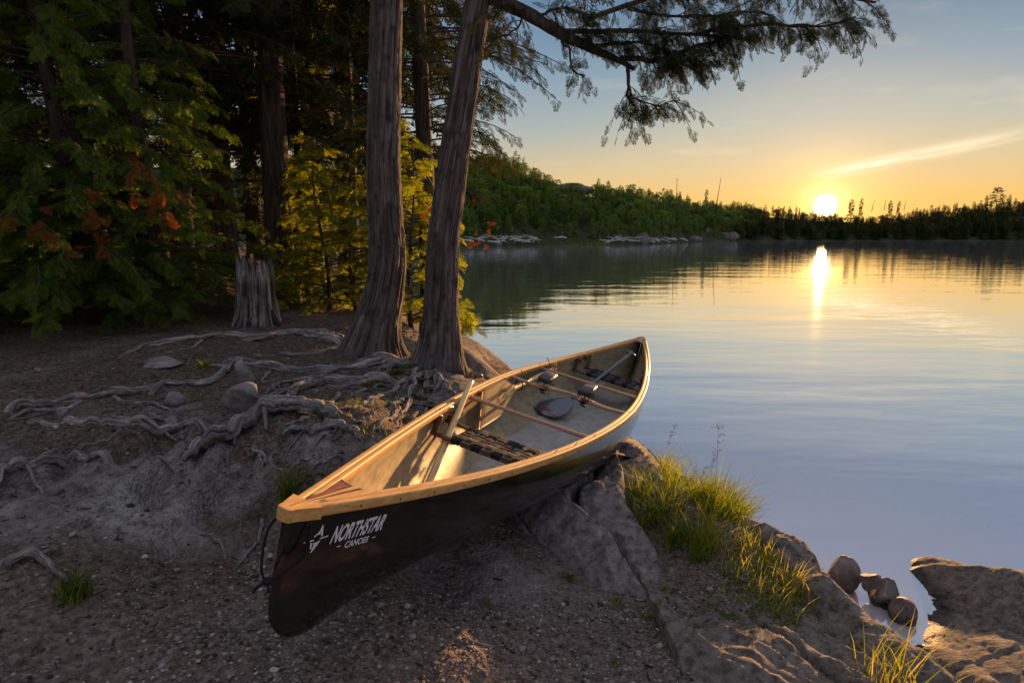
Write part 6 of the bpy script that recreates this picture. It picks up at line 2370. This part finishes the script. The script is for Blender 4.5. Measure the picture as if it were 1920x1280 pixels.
for q in (('tall bare snag on the left skyline, left one of the two', 1265, 410, 1265, 338, 1.3, .16, 1, 4), ('tall bare snag rising from the shore, right one of the two', 1337, 432, 1346, 338, 1.12, .2, 2, 4),
          ('pale dead trunk leaning right on the hillside below the bare rock', 1050, 416, 1078, 360, 1.12, .12, 3, 8), ('bleached dead tree with spreading branches left of the leaning one', 1016, 425, 1020, 368, 1.13, .1, 4, 14),
          ('thin dead tree with drooping twigs beside the leaning one', 1035, 420, 1032, 372, 1.13, .07, 5, 14), ('thin dead stem leaning left of the shore boulder', 1203, 424, 1212, 388, 1.1, .08, 6, 4),
          ('short dead stem on the slope right of the leaning trunk', 1089, 428, 1092, 400, 1.06, .07, 7, 4), ('grey snag standing at the right end of the left wood', 1410, 418, 1412, 387, 1.2, .17, 8, 3),
          ('thin dead stem right of the tall shore snag', 1358, 428, 1359, 408, 1.15, .1, 9, 3), ('pale thin snag on the dark shore right of the sun', 1673, 436, 1674, 412, 1.1, .14, 10, 2),
          ('short leaning snag on the low skyline right of the sun', 1630, 394, 1634, 377, 1.42, .18, 11, 2), ('bare pole of a dead tree on the low skyline', 1653, 392, 1655, 377, 1.42, .18, 12, 2),
          ('bare stick like snag left of the skyline pines', 1690, 392, 1693, 379, 1.42, .16, 13, 2), ('fan shaped dry dead bush at the shore under the hillside', 1120, 452, 1124, 424, 1.02, .06, 14, 40)):
    snag(*q)


def far_rock(label, px, y, w, h, k, seed, group=None, name='boulder', cat='rock'):
    p = far_spot(px, k)
    s = p[1] / FPX
    V, T = ico(3)
    rs = np.random.RandomState(seed)
    V = V.copy()
    for _ in range(6):
        n = rs.normal(size=3)
        n /= np.linalg.norm(n)
        V -= np.maximum(V @ n - .7, 0)[:, None] * n
    V = V * (1 + .2 * fbm(V * 1.5 + seed, 3)[:, None]) * [w * s / 2, w * s * .4, h * s]
    tag(mk(name, V, T, M['far_rock'], loc=(p[0], p[1], max(CAMZ + (HOR - y) / FPX * p[1] - h * s * .3, .05))), label, cat, group)


M['far_rock'] = mat('pale_shore_rock', [(.3, (.06, .052, .046)), (.5, (.13, .115, .105)), (.7, (.21, .19, .175))], .6, rough=.9, bump=.8, bscale=1.5, dist=.3)
for k, q in enumerate([('bare pale rock face showing on the left hilltop', 1072, 358, 88, 18, 1.34), ('smaller bare rock patch left of the hilltop rock face', 1016, 350, 40, 13, 1.36),
                       ('big pointed pale boulder on the far shore among driftwood', 1203, 446, 34, 15, 1.008), ('low pale shore rock right of the pointed boulder', 1300, 446, 34, 9, 1.004),
                       ('broad pale shore rock at the right end of the left shore', 1368, 441, 34, 10, 1.01), ('rounded shore rock beside the broad pale one', 1382, 440, 16, 9, 1.03),
                       ('small pale rock on the far shore above the low one', 1326, 432, 10, 6, 1.05), ('grey shore rock at the foot of the left driftwood heap', 932, 455, 20, 7, 1.0)]):
    far_rock(*q, 700 + k)


def driftwood():
    rs = np.random.RandomState(50)
    for k in range(84):
        px = rs.choice([rs.uniform(875, 1010), rs.uniform(1040, 1060), rs.uniform(1125, 1300), rs.uniform(1180, 1260)], p=[.42, .06, .32, .2])
        p = far_spot(px, 1.0 + rs.uniform(0, .012))
        ln = rs.uniform(.8, 4.2)
        a = rs.normal() * .5 + (math.pi if rs.uniform() < .5 else 0)
        d = np.array([math.cos(a), math.sin(a) * .6, rs.uniform(-.04, .35)])
        mb = MB()
        P = spline(np.array([-d * ln / 2, np.array([0, 0, rs.uniform(-.05, .15)]), d * ln / 2]), 8)
        tube(mb, P, np.linspace(rs.uniform(.08, .19), .04, 8), 6)
        for _ in range(2):
            e = rs.normal(size=3) * [.5, .3, .4]
            tube(mb, [P[5], P[5] + e], [.03, .012], 5)
        o = mb.build('driftwood_log', M['drift'], None)
        o.location = (p[0], p[1], max(p[2], .0) + .12 + rs.uniform(0, .45))
        left = px < 1020
        tag(o, 'bleached log in the driftwood heap at the left end of the far shore' if left else 'bleached log in the line of driftwood along the middle of the left far shore', 'driftwood', 'logs of the left driftwood heap' if left else 'logs of the middle driftwood line')


M['drift'] = mat('bleached_driftwood', [(.3, (.25, .24, .23)), (.5, (.45, .43, .41)), (.7, (.6, .58, .56))], 3, (1, 1, 1), .9, .5, 8, dist=.03)
driftwood()


def shore_reeds():
    rs = np.random.RandomState(52)
    C = np.array([np.append(far_spot(px, 1.0 + rs.uniform(0, .006))[:2], 0.0) for px in rs.uniform(1060, 1140, 60)])
    mb = MB()
    blades(mb, C, rs, 1500, .3, 1.0, .03, .5, .5, .5, .3)
    tag(mb.build('reeds', M['grass'], None, tone=True, loc=C.mean(0)), 'bright green reeds along the water edge of the left far shore', 'reeds', kind='stuff')


shore_reeds()
